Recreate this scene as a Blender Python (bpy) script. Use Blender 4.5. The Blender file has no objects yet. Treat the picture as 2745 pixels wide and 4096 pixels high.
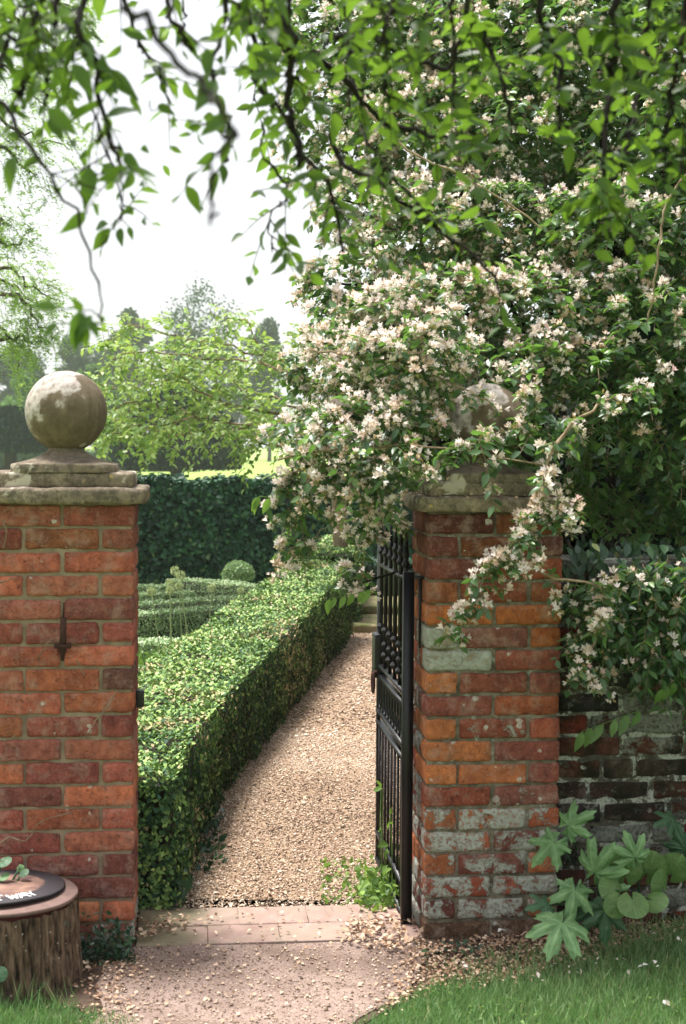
import bpy, math, random
import numpy as np
from mathutils import Vector, Matrix
rng = np.random.default_rng(7)
random.seed(7)
sc = bpy.context.scene
COL = sc.collection

# ------------------------------------------------------------------ camera
F = 5689.0
CAMZ = 1.65
PITCH = math.atan(257/5689)
ROLL = math.radians(0.35)
fw = np.array([0, math.cos(PITCH), -math.sin(PITCH)])
up0 = np.array([0, math.sin(PITCH), math.cos(PITCH)])
rt0 = np.array([1.0, 0, 0])
rt = rt0*math.cos(ROLL) + up0*math.sin(ROLL)
up = -rt0*math.sin(ROLL) + up0*math.cos(ROLL)
CAM = np.array([0, 0, CAMZ])
def ray(x, y):
    return fw*F + rt*(x-1372.5) + up*(2048-y)
def P(x, y, Y):
    d = ray(x, y); return CAM + d*(Y/d[1])
def G(x, y, z=0.0):
    d = ray(x, y); return CAM + d*((z-CAMZ)/d[2])
cam_d = bpy.data.cameras.new('camera'); cam = bpy.data.objects.new('camera', cam_d); COL.objects.link(cam)
cam_d.sensor_fit = 'VERTICAL'; cam_d.sensor_height = 36.0; cam_d.sensor_width = 24.0; cam_d.lens = F/4096*36
cam_d.clip_end = 3000; cam_d.clip_start = 0.05
M = Matrix(((rt[0], up[0], -fw[0], CAM[0]), (rt[1], up[1], -fw[1], CAM[1]), (rt[2], up[2], -fw[2], CAM[2]), (0, 0, 0, 1)))
cam.matrix_world = M
cam_d.dof.use_dof = True; cam_d.dof.focus_distance = 6.3; cam_d.dof.aperture_fstop = 5.2
sc.camera = cam

# ------------------------------------------------------------------ numpy helpers
def nrm(v):
    v = np.asarray(v, float); n = np.linalg.norm(v, axis=-1, keepdims=True); return v/np.maximum(n, 1e-9)
def rn(n, s=1.0): return rng.normal(0, s, (n, 3))
_lat = rng.random((32, 32, 32))
def vnoise(p, scale, seed=0):
    q = np.asarray(p)*scale + seed*17.31
    i = np.floor(q).astype(int); f = q-i; f = f*f*(3-2*f)
    def L(a, b, c): return _lat[(i[..., 0]+a) % 32, (i[..., 1]+b) % 32, (i[..., 2]+c) % 32]
    x, y, z = f[..., 0], f[..., 1], f[..., 2]
    a = L(0,0,0)*(1-x)+L(1,0,0)*x; b = L(0,1,0)*(1-x)+L(1,1,0)*x
    c = L(0,0,1)*(1-x)+L(1,0,1)*x; d = L(0,1,1)*(1-x)+L(1,1,1)*x
    return ((a*(1-y)+b*y)*(1-z)+(c*(1-y)+d*y)*z)*2-1
def frames(t, n):
    y = nrm(t); x = nrm(np.cross(y, n)); z = np.cross(x, y)
    return np.stack([x, y, z], axis=-1)

def tag(o, label=None, cat=None, group=None, kind=None):
    if label: o['label'] = label
    if cat: o['category'] = cat
    if group: o['group'] = group
    if kind: o['kind'] = kind
    return o
def empty(name, loc, label, cat, group=None):
    o = bpy.data.objects.new(name, None); COL.objects.link(o)
    o.location = Vector(loc); o.empty_display_size = 0.2
    return tag(o, label, cat, group)

class MB:
    """collects vertices and faces with a per-face value, builds one mesh"""
    def __init__(s): s.V = []; s.fv = []; s.fn = []; s.R = []; s.C = []; s.n = 0
    def add(s, V, faces, rnd=0.5, col=None):
        V = np.asarray(V, float); s.V.append(V)
        for f in faces: s.fv.extend([i+s.n for i in f]); s.fn.append(len(f))
        s.n += len(V); s.R.append(np.full(len(faces), rnd))
        s.C.append(np.tile(np.array(col if col is not None else (1,1,1,0), float), (len(faces), 1)))
    def addn(s, V, Fa, rnd):
        """V (n,3), Fa (m,k) array, rnd (m,)"""
        s.V.append(V); s.fv.extend((Fa+s.n).ravel().tolist()); s.fn.extend([Fa.shape[1]]*len(Fa))
        s.n += len(V); s.R.append(rnd); s.C.append(np.tile(np.array((1,1,1,0.)), (len(Fa), 1)))
    def build(s, name, mat, parent=None, smooth=False):
        me = bpy.data.meshes.new(name)
        V = np.concatenate(s.V) if s.V else np.zeros((0, 3))
        if parent is not None: V = V - np.array(wpos(parent))
        me.vertices.add(len(V)); me.vertices.foreach_set('co', V.astype(np.float32).ravel())
        fn = np.array(s.fn, np.int32); st = np.concatenate([[0], np.cumsum(fn)[:-1]]).astype(np.int32)
        me.loops.add(len(s.fv)); me.loops.foreach_set('vertex_index', np.array(s.fv, np.int32))
        me.polygons.add(len(fn)); me.polygons.foreach_set('loop_start', st)
        me.update(calc_edges=True)
        a = me.attributes.new('rnd', 'FLOAT', 'FACE'); a.data.foreach_set('value', np.concatenate(s.R).astype(np.float32))
        c = np.concatenate(s.C)
        if not np.all(c[:, :3] == 1):
            b = me.attributes.new('col', 'FLOAT_COLOR', 'FACE'); b.data.foreach_set('color', c.astype(np.float32).ravel())
            l = me.attributes.new('lich', 'FLOAT', 'FACE'); l.data.foreach_set('value', c[:, 3].astype(np.float32))
        if smooth: me.polygons.foreach_set('use_smooth', np.ones(len(fn), bool))
        me.validate()
        if isinstance(mat, (list, tuple)):
            for m in mat: me.materials.append(m)
        else: me.materials.append(mat)
        o = bpy.data.objects.new(name, me); COL.objects.link(o)
        if parent is not None: o.parent = parent
        return o
def wpos(o):
    p = Vector((0, 0, 0))
    while o is not None: p += o.location; o = o.parent
    return p

def scatter(mb, proto, pos, R, scale, rnd):
    V, Fa = proto; V = np.asarray(V, float); Fa = np.asarray(Fa)
    M_ = len(pos)
    if M_ == 0: return
    sc_ = np.asarray(scale, float)
    if sc_.ndim == 1: sc_ = sc_[:, None].repeat(3, 1)
    W = np.einsum('mij,mvj->mvi', R, V[None]*sc_[:, None, :]) + pos[:, None, :]
    Ff = Fa[None] + (np.arange(M_)*len(V))[:, None, None]
    mb.addn(W.reshape(-1, 3), Ff.reshape(-1, Fa.shape[1]), np.repeat(rnd, len(Fa)))

def leaf(rows=4, w=0.26, fold=0.25, curl=0.18, peak=0.42, tip=1.0):
    V = []; 
    for i in range(rows+1):
        s = i/rows
        if s <= peak: hw = w*math.sin(math.pi/2*s/peak)**0.8
        else: hw = w*math.cos(math.pi/2*(s-peak)/(1-peak))**tip
        hw = max(hw, 0.004)
        z = -curl*s*s
        V += [(-hw, s, z+fold*hw), (0, s, z), (hw, s, z+fold*hw)]
    Fa = []
    for i in range(rows):
        a = 3*i
        Fa += [(a, a+1, a+4, a+3), (a+1, a+2, a+5, a+4)]
    return np.array(V), np.array(Fa)
LEAF = [leaf(5, 0.215, 0.35, c, 0.4, 1.15) for c in (0.1, 0.3, -0.12, 0.5)]
LEAF3 = [leaf(3, 0.27, 0.4, c, 0.42) for c in (0.08, 0.3, -0.1)]
DIA = [(np.array([(-.32,.45,.06),(0,0,0),(.32,.45,.06),(0,1,-.1)]), np.array([(0,1,2,3)]))]
DIA2 = [(np.array([(0,0,0),(.3,.4,.1),(0,1,-.1),(-.3,.4,.1)]), np.array([(0,1,2),(0,2,3)])),
        (np.array([(0,0,0),(.34,.5,.14),(0,1,.1),(-.34,.5,.14)]), np.array([(0,1,2),(0,2,3)]))]
def scat_multi(mb, protos, pos, R, scale, rnd):
    k = rng.integers(0, len(protos), len(pos))
    for i, p in enumerate(protos):
        m = k == i; scatter(mb, p, pos[m], R[m], scale[m], rnd[m])

def tube(mb, pts, r0, r1, seg=7, rnd=0.5, wob=0.0, col=None):
    pts = np.asarray(pts, float); n = len(pts)
    T = nrm(np.gradient(pts, axis=0)); ref = np.array([0.13, 0.31, 0.94])
    if abs(T[0] @ ref) > 0.9: ref = np.array([1., 0.1, 0])
    V = []; rr = np.linspace(r0, r1, n)
    for i in range(n):
        x = nrm(np.cross(T[i], ref)); y = np.cross(T[i], x)
        for k in range(seg):
            a = 2*math.pi*k/seg; V.append(pts[i]+(x*math.cos(a)+y*math.sin(a))*rr[i]*(1+wob*random.uniform(-1, 1)))
    Fa = [(i*seg+k, i*seg+(k+1) % seg, (i+1)*seg+(k+1) % seg, (i+1)*seg+k) for i in range(n-1) for k in range(seg)]
    Fa += [tuple(range(seg))[::-1], tuple((n-1)*seg+k for k in range(seg))]
    mb.add(V, Fa, rnd, col)
def smooth_pts(pts, n, jit=0.0):
    pts = np.asarray(pts, float); m = len(pts)
    out = []
    for j in range(n):
        u = j/(n-1)*(m-1); i = min(int(u), m-2); t = u-i
        p0 = pts[max(i-1, 0)]; p1 = pts[i]; p2 = pts[i+1]; p3 = pts[min(i+2, m-1)]
        out.append(0.5*((2*p1)+(-p0+p2)*t+(2*p0-5*p1+4*p2-p3)*t*t+(-p0+3*p1-3*p2+p3)*t**3))
    out = np.array(out)
    if jit: out[1:-1] += rn(n-2, jit) if n > 2 else 0
    return out
def rbox(mb, c, h, r=0.006, step=0.02, R=None, noise=0.0, nscale=30, rnd=0.5, col=None, maxn=40, seed=0):
    """rounded, roughened box: centre c, half sizes h, rotation R (3x3)"""
    c = np.asarray(c, float); h = np.asarray(h, float)
    V = []; Fa = []; idx = {}
    ns = [int(min(maxn, max(1, round(2*x/step)))) for x in h]
    def lin(n, hh):
        if n < 2: return np.array([-hh, hh])
        inner = np.linspace(-hh+r, hh-r, max(2, n-1)); return np.concatenate([[-hh], inner, [hh]])
    L = [lin(ns[k], h[k]) for k in range(3)]
    def vid(i, j, k):
        key = (i, j, k)
        if key not in idx: idx[key] = len(V); V.append((L[0][i], L[1][j], L[2][k]))
        return idx[key]
    N = [len(l)-1 for l in L]
    for a, b, cc in ((0, 1, 2), (1, 2, 0), (2, 0, 1)):
        for s in (0, 1):
            for i in range(N[a]):
                for j in range(N[b]):
                    q = []
                    for di, dj in ((0,0),(1,0),(1,1),(0,1)):
                        t = [0, 0, 0]; t[a] = i+di; t[b] = j+dj; t[cc] = N[cc]*s; q.append(vid(*t))
                    Fa.append(tuple(q) if s else tuple(q[::-1]))
    V = np.array(V)
    inn = np.clip(V, -(h-r), h-r); d = V-inn; dn = np.linalg.norm(d, axis=1, keepdims=True)
    V = np.where(dn > 1e-9, inn + d/np.maximum(dn, 1e-9)*r, V)
    nd = nrm(V/h**1)
    if noise:
        W = V + c
        V = V + nd*(vnoise(W, nscale, seed)[:, None]*noise + vnoise(W, nscale*3.1, seed+3)[:, None]*noise*0.5)
    if R is not None: V = V @ np.asarray(R).T
    mb.add(V + c, Fa, rnd, col)
def quadstrip_box(mb, a, b, w, t, upv=(0, 0, 1), rnd=0.5):
    """bar of rectangular section from a to b"""
    a = np.asarray(a, float); b = np.asarray(b, float); T = nrm(b-a); x = nrm(np.cross(T, upv)); y = np.cross(x, T)
    V = [p+x*sx*w/2+y*sy*t/2 for p in (a, b) for sx, sy in ((-1,-1),(1,-1),(1,1),(-1,1))]
    mb.add(V, [(0,1,2,3),(7,6,5,4),(0,4,5,1),(1,5,6,2),(2,6,7,3),(3,7,4,0)], rnd)

# ------------------------------------------------------------------ materials
class NT:
    def __init__(s, name):
        s.m = bpy.data.materials.new(name); s.m.use_nodes = True; s.t = s.m.node_tree; s.t.nodes.clear()
        s.out = s.t.nodes.new('ShaderNodeOutputMaterial')
    def n(s, typ, **kw):
        nd = s.t.nodes.new(typ)
        for k, v in kw.items():
            if k.startswith('i_'):
                key = k[2:].replace('_', ' ')
                if isinstance(v, bpy.types.NodeSocket): s.t.links.new(v, nd.inputs[key])
                else: nd.inputs[key].default_value = v
            else: setattr(nd, k, v)
        return nd
    def l(s, a, b): s.t.links.new(a, b)
    def coord(s): return s.n('ShaderNodeTexCoord').outputs['Object']
    def noise(s, scale, detail=4, rough=0.55, vec=None, dist=0.0):
        nd = s.n('ShaderNodeTexNoise'); nd.inputs['Scale'].default_value = scale; nd.inputs['Detail'].default_value = detail
        nd.inputs['Roughness'].default_value = rough; nd.inputs['Distortion'].default_value = dist
        s.l(vec if vec is not None else s.coord(), nd.inputs['Vector']); return nd.outputs['Fac']
    def vor(s, scale, vec=None, out='Distance', rand=1.0):
        nd = s.n('ShaderNodeTexVoronoi'); nd.inputs['Scale'].default_value = scale; nd.inputs['Randomness'].default_value = rand
        s.l(vec if vec is not None else s.coord(), nd.inputs['Vector']); return nd.outputs[out]
    def ramp(s, fac, stops, interp='LINEAR'):
        nd = s.n('ShaderNodeValToRGB'); cr = nd.color_ramp; cr.interpolation = interp
        while len(cr.elements) < len(stops): cr.elements.new(0.5)
        for e, (p, c) in zip(cr.elements, stops):
            e.position = p; e.color = (c, c, c, 1) if not hasattr(c, '__len__') else (c[0], c[1], c[2], 1)
        s.l(fac, nd.inputs['Fac']); return nd.outputs['Color']
    def mix(s, fac, a, b, mode='MIX'):
        nd = s.n('ShaderNodeMix', data_type='RGBA', blend_type=mode)
        for sock, v in ((nd.inputs[0], fac), (nd.inputs[6], a), (nd.inputs[7], b)):
            if isinstance(v, bpy.types.NodeSocket): s.l(v, sock)
            elif hasattr(v, '__len__'): sock.default_value = (v[0], v[1], v[2], 1)
            else: sock.default_value = v
        return nd.outputs[2]
    def math(s, op, a, b=0.0, clamp=False):
        nd = s.n('ShaderNodeMath', operation=op, use_clamp=clamp)
        for sock, v in ((nd.inputs[0], a), (nd.inputs[1], b)):
            if isinstance(v, bpy.types.NodeSocket): s.l(v, sock)
            else: sock.default_value = v
        return nd.outputs[0]
    def attr(s, name, out='Fac'): return s.n('ShaderNodeAttribute', attribute_name=name).outputs[out]
    def bump(s, h, strength=0.5, dist=0.01):
        nd = s.n('ShaderNodeBump'); nd.inputs['Strength'].default_value = strength; nd.inputs['Distance'].default_value = dist
        s.l(h, nd.inputs['Height']); return nd.outputs['Normal']
    def pbr(s, col, rough=0.8, normal=None, spec=0.3, metal=0.0):
        b = s.n('ShaderNodeBsdfPrincipled'); s.b = b
        for k, v in (('Base Color', col), ('Roughness', rough), ('Specular IOR Level', spec), ('Metallic', metal)):
            if isinstance(v, bpy.types.NodeSocket): s.l(v, b.inputs[k])
            elif hasattr(v, '__len__'): b.inputs[k].default_value = (v[0], v[1], v[2], 1)
            else: b.inputs[k].default_value = v
        if normal is not None: s.l(normal, b.inputs['Normal'])
        return b.outputs[0]
    def fin(s, sh): s.l(sh, s.out.inputs['Surface']); return s.m

def leafmat(name, stops, tcol, tw=0.4, rough=0.5, spec=0.35, patch=None):
    t = NT(name)
    c = t.ramp(t.attr('rnd'), stops)
    if patch:
        c = t.mix(t.ramp(t.noise(patch[0], 3), [(0.45, 0), (0.62, 1)]), c, patch[1], 'MULTIPLY')
    p = t.pbr(c, rough, None, spec)
    tr = t.n('ShaderNodeBsdfTranslucent'); t.l(t.mix(0.75, c, tcol), tr.inputs['Color'])
    mx = t.n('ShaderNodeMixShader'); mx.inputs[0].default_value = tw
    t.l(p, mx.inputs[1]); t.l(tr.outputs[0], mx.inputs[2])
    return t.fin(mx.outputs[0])
def simple(name, col, rough=0.8, nscale=8, amt=0.35, bump=0.3, bscale=60, spec=0.3, bdist=0.004, metal=0.0):
    t = NT(name)
    c = t.mix(t.noise(nscale, 5), [x*(1-amt) for x in col], [min(1, x*(1+amt)) for x in col])
    return t.fin(t.pbr(c, rough, t.bump(t.noise(bscale, 5), bump, bdist), spec, metal))

def brickmat(name, dark=1.0, lich=1.0, moss=0.0):
    t = NT(name); co = t.coord()
    base = t.attr('col', 'Color'); L = t.attr('lich')
    f = t.noise(38, 6, 0.65)
    c = t.mix(t.ramp(f, [(0.3, 0), (0.7, 1)]), t.mix(1.0, base, (0.62, 0.55, 0.55), 'MULTIPLY'), t.mix(1.0, base, (1.3, 1.3, 1.2), 'MULTIPLY'))
    c = t.mix(t.ramp(t.noise(11, 5), [(0.42, 0), (0.7, 0.55)]), c, t.mix(1.0, base, (0.42, 0.4, 0.5), 'MULTIPLY'))
    # pale scratches and dead ivy marks
    sp = t.noise(150, 3, 0.7)
    c = t.mix(t.ramp(sp, [(0.58, 0), (0.72, 0.4)]), c, (0.5, 0.38, 0.3))
    c = t.mix(t.ramp(t.noise(75, 5, 0.75, dist=0.8), [(0.34, 0.75), (0.44, 0)]), c, (0.05, 0.025, 0.02))
    c = t.mix(t.ramp(t.noise(15, 7, 0.75, dist=0.25), [(0.5, 0), (0.68, 0.5)]), c, (0.46, 0.34, 0.27))
    # lichen crust
    ln = t.noise(16, 7, 0.72, dist=0.4)
    thr = t.math('SUBTRACT', 0.74, t.math('MULTIPLY', L, 0.34))
    m = t.math('MULTIPLY', t.math('SUBTRACT', ln, thr), 22.0, True)
    m = t.math('MULTIPLY', m, t.ramp(t.noise(90, 4, 0.7), [(0.36, 0.25), (0.5, 1)]))
    lc = t.mix(t.noise(30, 5, 0.7), (0.26, 0.29, 0.24), (0.56, 0.57, 0.5))
    c = t.mix(m, c, lc)
    # round spots
    v = t.n('ShaderNodeTexVoronoi'); v.inputs['Scale'].default_value = 27.0
    wv = t.n('ShaderNodeVectorMath', operation='ADD'); nn = t.n('ShaderNodeTexNoise'); nn.inputs['Scale'].default_value = 60
    t.l(co, nn.inputs['Vector']); sc2 = t.n('ShaderNodeVectorMath', operation='SCALE'); sc2.inputs['Scale'].default_value = 0.012
    t.l(nn.outputs['Color'], sc2.inputs[0]); t.l(co, wv.inputs[0]); t.l(sc2.outputs[0], wv.inputs[1]); t.l(wv.outputs[0], v.inputs['Vector'])
    sep = t.n('ShaderNodeSeparateColor'); t.l(v.outputs['Color'], sep.inputs[0])
    rad = t.math('MULTIPLY', t.math('SUBTRACT', sep.outputs[0], 0.88 - 0.07*lich), 1.9)
    spot = t.math('MULTIPLY', t.math('SUBTRACT', rad, v.outputs['Distance']), 30.0, True)
    c = t.mix(t.math('MULTIPLY', spot, t.ramp(t.noise(130, 3), [(0.35, 0.35), (0.55, 0.9)])), c, (0.55, 0.52, 0.45))
    if moss:
        g = t.n('ShaderNodeSeparateXYZ'); t.l(co, g.inputs[0])
        mm = t.math('MULTIPLY', t.math('SUBTRACT', t.noise(4.5, 6, 0.7), 1-moss), 9.0, True)
        c = t.mix(t.math('MULTIPLY', mm, 0.9), c, (0.022, 0.028, 0.014))
    if dark != 1.0: c = t.mix(1.0, c, (dark, dark, dark), 'MULTIPLY')
    h = t.math('ADD', t.math('MULTIPLY', t.noise(60, 7, 0.75), 1.3), t.math('MULTIPLY', m, 0.4))
    h = t.math('ADD', h, t.math('MULTIPLY', t.ramp(t.noise(26, 4, 0.6, dist=1.2), [(0.3, 0), (0.42, 1)]), 0.6))
    return t.fin(t.pbr(c, 0.93, t.bump(h, 1.0, 0.008), 0.15))
def stonemat(name, a, b, lichcol, lthr=0.56, streak=True, cover=(0.4, 0.34, 0.27)):
    t = NT(name); co = t.coord()
    c = t.mix(t.ramp(t.noise(7, 6, 0.65), [(0.3, 0), (0.7, 1)]), a, b)
    c = t.mix(t.ramp(t.noise(38, 7, 0.8), [(0.38, 0.8), (0.56, 0)]), c, (0.05, 0.042, 0.034))
    c = t.mix(t.ramp(t.noise(24, 7, 0.8, dist=.5), [(0.58, 0), (0.66, .6)]), c, (0.45, 0.38, 0.3))
    if streak:
        mp = t.n('ShaderNodeMapping'); mp.inputs['Scale'].default_value = (1, 1, 0.16); t.l(co, mp.inputs['Vector'])
        c = t.mix(t.ramp(t.noise(28, 5, 0.6, vec=mp.outputs[0]), [(0.45, 0), (0.7, 0.5)]), c, (0.1, 0.085, 0.06))
    m = t.ramp(t.noise(9, 7, 0.6, dist=0.3), [(lthr, 0), (lthr+0.03, 1)])
    c = t.mix(t.math('MULTIPLY', m, 0.8), c, lichcol)
    c = t.mix(t.math('MULTIPLY', t.ramp(t.noise(17, 3, 0.5), [(0.7, 0), (0.74, 1)]), 0.7), c, (0.55, 0.4, 0.1))
    return t.fin(t.pbr(c, 0.92, t.bump(t.math('ADD', t.noise(80, 7, 0.75), t.noise(20, 4)), 0.7, 0.006), 0.2))

def mortarmat(name, a, b, L):
    t = NT(name)
    c = t.mix(t.ramp(t.noise(22, 5, 0.7), [(0.35, 0), (0.65, 1)]), a, b)
    ln = t.noise(16, 7, 0.72, dist=0.4)
    m = t.math('MULTIPLY', t.math('SUBTRACT', ln, 0.74-.34*L), 22.0, True)
    m = t.math('MULTIPLY', m, t.ramp(t.noise(90, 4, 0.7), [(0.36, 0.25), (0.5, 1)]))
    c = t.mix(m, c, t.mix(t.noise(30, 5, 0.7), (0.26, 0.29, 0.24), (0.5, 0.5, 0.44)))
    return t.fin(t.pbr(c, 0.95, t.bump(t.noise(150, 6, 0.75), 0.9, 0.006), 0.1))
M_mortar = simple('mortar', (0.24, 0.185, 0.13), 0.95, 22, 0.75, 0.8, 160, 0.1)
M_mortar_w = mortarmat('mortar_weathered', (0.035, 0.033, 0.027), (0.12, 0.11, 0.085), .75)
M_brickL = brickmat('brick_red', 1.0, 0.35)
M_brickR = brickmat('brick_lichened', 1.0, 1.0, 0.0)
M_brickW = brickmat('brick_wall_dark', 0.5, 1.2, 0.5)
M_stone = stonemat('cap_stone', (0.12, 0.095, 0.068), (0.32, 0.255, 0.185), (0.5, 0.45, 0.38), 0.6)
M_ballstone = None
def ballstone():
    t = NT('ball_stone'); co = t.coord()
    c = t.mix(t.ramp(t.noise(14, 6, 0.65), [(0.3, 0), (0.7, 1)]), (0.09, 0.068, 0.045), (0.2, 0.155, 0.105))
    mp = t.n('ShaderNodeMapping'); mp.inputs['Scale'].default_value = (1, 1, 0.2); t.l(co, mp.inputs['Vector'])
    c = t.mix(t.ramp(t.noise(40, 5, 0.6, vec=mp.outputs[0]), [(0.45, 0), (0.68, 0.55)]), c, (0.07, 0.055, 0.035))
    sx = t.n('ShaderNodeSeparateXYZ'); t.l(co, sx.inputs[0])
    # crusty pale lichen grows on the upper left of the ball
    k = t.math('ADD', t.math('MULTIPLY', sx.outputs[2], 3.6), t.math('MULTIPLY', sx.outputs[0], -3.4))
    k = t.math('ADD', k, t.math('MULTIPLY', t.math('SUBTRACT', t.noise(13, 4, 0.5), 0.5), 1.6))
    m = t.math('MULTIPLY', t.math('SUBTRACT', k, 0.12), 8.0, True)
    m = t.math('MULTIPLY', m, t.ramp(t.noise(55, 5, 0.7), [(0.35, 0.35), (0.55, 1)]))
    c = t.mix(t.math('MULTIPLY', m, 0.85), c, t.mix(t.noise(35, 6, 0.7), (0.28, 0.24, 0.22), (0.64, 0.59, 0.56)))
    v = t.n('ShaderNodeTexVoronoi'); v.inputs['Scale'].default_value = 15.0; t.l(co, v.inputs['Vector'])
    sep = t.n('ShaderNodeSeparateColor'); t.l(v.outputs['Color'], sep.inputs[0])
    rad = t.math('MULTIPLY', t.math('SUBTRACT', sep.outputs[0], 0.55), 0.9)
    c = t.mix(t.math('MULTIPLY', t.math('MULTIPLY', t.math('SUBTRACT', rad, v.outputs['Distance']), 30.0, True), 0.75), c, (0.5, 0.44, 0.38))
    c = t.mix(t.ramp(t.noise(120, 3, 0.7), [(0.6, 0), (0.75, 0.35)]), c, (0.3, 0.24, 0.16))
    return t.fin(t.pbr(c, 0.92, t.bump(t.math('ADD', t.noise(110, 7, 0.75), t.noise(30, 4)), 0.6, 0.004), 0.2))
M_ballstone = ballstone()
M_iron = simple('black_iron', (0.006, 0.006, 0.008), 0.42, 14, 0.5, 0.35, 90, 0.4, 0.002)
M_rust = simple('rusty_iron', (0.055, 0.026, 0.02), 0.85, 40, 0.6, 0.8, 150, 0.2)
M_bark = None
def barkmat(name, a, b, sc_=22, streak=0.12):
    t = NT(name); co = t.coord(); mp = t.n('ShaderNodeMapping'); mp.inputs['Scale'].default_value = (1, 1, streak); t.l(co, mp.inputs['Vector'])
    n1 = t.noise(sc_, 7, 0.7, vec=mp.outputs[0]); c = t.mix(t.ramp(n1, [(0.35, 0), (0.66, 1)]), a, b)
    c = t.mix(t.ramp(t.noise(9, 6, 0.75), [(0.58, 0), (0.66, 0.6)]), c, (0.2, 0.22, 0.16))
    c = t.mix(t.ramp(t.vor(26), [(0.06, 1), (0.1, 0)]), c, (0.4, 0.36, 0.3)) if sc_ > 30 else c
    return t.fin(t.pbr(c, 0.95, t.bump(n1, 0.9, 0.01), 0.1))
M_bark = barkmat('log_bark', (0.01, 0.008, 0.007), (0.25, 0.165, 0.11), 56, 0.2)
M_limb = barkmat('dark_branch_bark', (0.008, 0.007, 0.007), (0.03, 0.025, 0.024), 26, 0.3)
M_cane = barkmat('pale_cane_bark', (0.16, 0.11, 0.075), (0.36, 0.28, 0.19), 26, 0.3)
M_tanbranch = barkmat('tan_branch_bark', (0.1, 0.07, 0.05), (0.34, 0.25, 0.17), 26, 0.3)
M_twig = simple('twig_dark', (0.03, 0.024, 0.015), 0.9, 12, 0.5)
M_trunk = barkmat('tree_trunk_bark', (0.04, 0.032, 0.028), (0.12, 0.1, 0.08), 8, 0.2)

M_over = leafmat('overhanging_leaf', [(0, (0.008, 0.022, 0.007)), (0.5, (0.02, 0.05, 0.012)), (0.78, (0.055, 0.11, 0.02)), (0.93, (0.14, 0.23, 0.035)), (1, (0.25, 0.36, 0.06))], (0.25, 0.45, 0.035), 0.42, 0.45, 0.35)
M_hedgetop = leafmat('box_hedge_leaf', [(0, (0.012, 0.042, 0.024)), (0.3, (0.07, 0.15, 0.05)), (0.6, (0.23, 0.36, 0.1)), (0.85, (0.38, 0.5, 0.17)), (0.95, (0.52, 0.6, 0.33)), (0.97, (0.38, 0.29, 0.17)), (1, (0.36, 0.3, 0.16))], (0.2, 0.36, 0.05), 0.08, 0.6, 0.16)
M_yew = leafmat('yew_needles', [(0, (0.006, 0.02, 0.014)), (0.5, (0.02, 0.07, 0.038)), (0.9, (0.06, 0.16, 0.075)), (1, (0.1, 0.15, 0.05))], (0.03, 0.09, 0.03), 0.12, 0.55, 0.3)
M_domeyew = leafmat('meadow_yew_needles', [(0, (0.003, 0.01, 0.007)), (0.7, (0.008, 0.024, 0.014)), (1, (0.03, 0.07, 0.03))], (0.02, 0.05, 0.02), 0.05, 0.7, 0.1)
M_knot = leafmat('low_box_leaf', [(0, (0.13, 0.21, 0.1)), (0.6, (0.32, 0.45, 0.22)), (1, (0.56, 0.63, 0.38))], (0.2, 0.34, 0.08), 0.15, 0.5, 0.35)
M_shrub = leafmat('flowering_shrub_leaf', [(0, (0.02, 0.055, 0.024)), (0.45, (0.045, 0.105, 0.042)), (0.8, (0.1, 0.19, 0.065)), (1, (0.22, 0.34, 0.09))], (0.2, 0.4, 0.05), 0.38, 0.36, 0.6)
M_blos = leafmat('pale_pink_blossom', [(0, (0.55, 0.4, 0.25)), (0.18, (0.75, 0.6, 0.48)), (0.35, (0.86, 0.74, 0.68)), (0.7, (0.91, 0.83, 0.8)), (0.97, (0.93, 0.89, 0.9)), (1, (0.8, 0.4, 0.43))], (0.95, 0.78, 0.7), 0.4, 0.6, 0.2)
M_calyx = leafmat('faded_flower_heads', [(0, (0.2, 0.2, 0.07)), (0.6, (0.3, 0.26, 0.1)), (1, (0.42, 0.26, 0.1))], (0.4, 0.4, 0.12), 0.3, 0.7, 0.1)
M_light = leafmat('light_green_leaf', [(0, (0.05, 0.11, 0.035)), (0.3, (0.13, 0.24, 0.07)), (0.7, (0.27, 0.4, 0.13)), (1, (0.5, 0.57, 0.28))], (0.42, 0.58, 0.1), 0.38, 0.42, 0.4)
M_feather = leafmat('feathery_leaf', [(0, (0.1, 0.18, 0.05)), (0.5, (0.2, 0.32, 0.08)), (1, (0.32, 0.44, 0.12))], (0.4, 0.6, 0.12), 0.45, 0.6, 0.2)
M_dark = leafmat('dark_evergreen_leaf', [(0, (0.004, 0.011, 0.009)), (0.7, (0.01, 0.024, 0.017)), (1, (0.022, 0.05, 0.026))], (0.02, 0.05, 0.02), 0.1, 0.5, 0.35)
M_dist = leafmat('distant_tree_leaf', [(0, (0.02, 0.045, 0.025)), (0.6, (0.045, 0.085, 0.04)), (1, (0.09, 0.13, 0.06))], (0.08, 0.14, 0.05), 0.25, 0.7, 0.1)
M_distlight = leafmat('lighter_distant_leaf', [(0, (0.06, 0.12, 0.04)), (0.6, (0.1, 0.19, 0.06)), (1, (0.17, 0.27, 0.09))], (0.2, 0.34, 0.1), 0.3, 0.7, 0.1)
M_ivy = leafmat('ivy_leaf', [(0, (0.012, 0.035, 0.022)), (0.6, (0.028, 0.07, 0.035)), (0.93, (0.06, 0.12, 0.05)), (1, (0.35, 0.36, 0.12))], (0.06, 0.16, 0.04), 0.2, 0.35, 0.5)
M_allium = leafmat('pale_allium', [(0, (0.2, 0.26, 0.12)), (0.6, (0.34, 0.4, 0.2)), (1, (0.5, 0.5, 0.3))], (0.4, 0.5, 0.2), 0.2, 0.6, 0.2)
M_weed = leafmat('weed_leaf', [(0, (0.06, 0.12, 0.03)), (0.6, (0.13, 0.23, 0.05)), (1, (0.25, 0.38, 0.08))], (0.3, 0.5, 0.06), 0.35, 0.5, 0.3)
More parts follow.
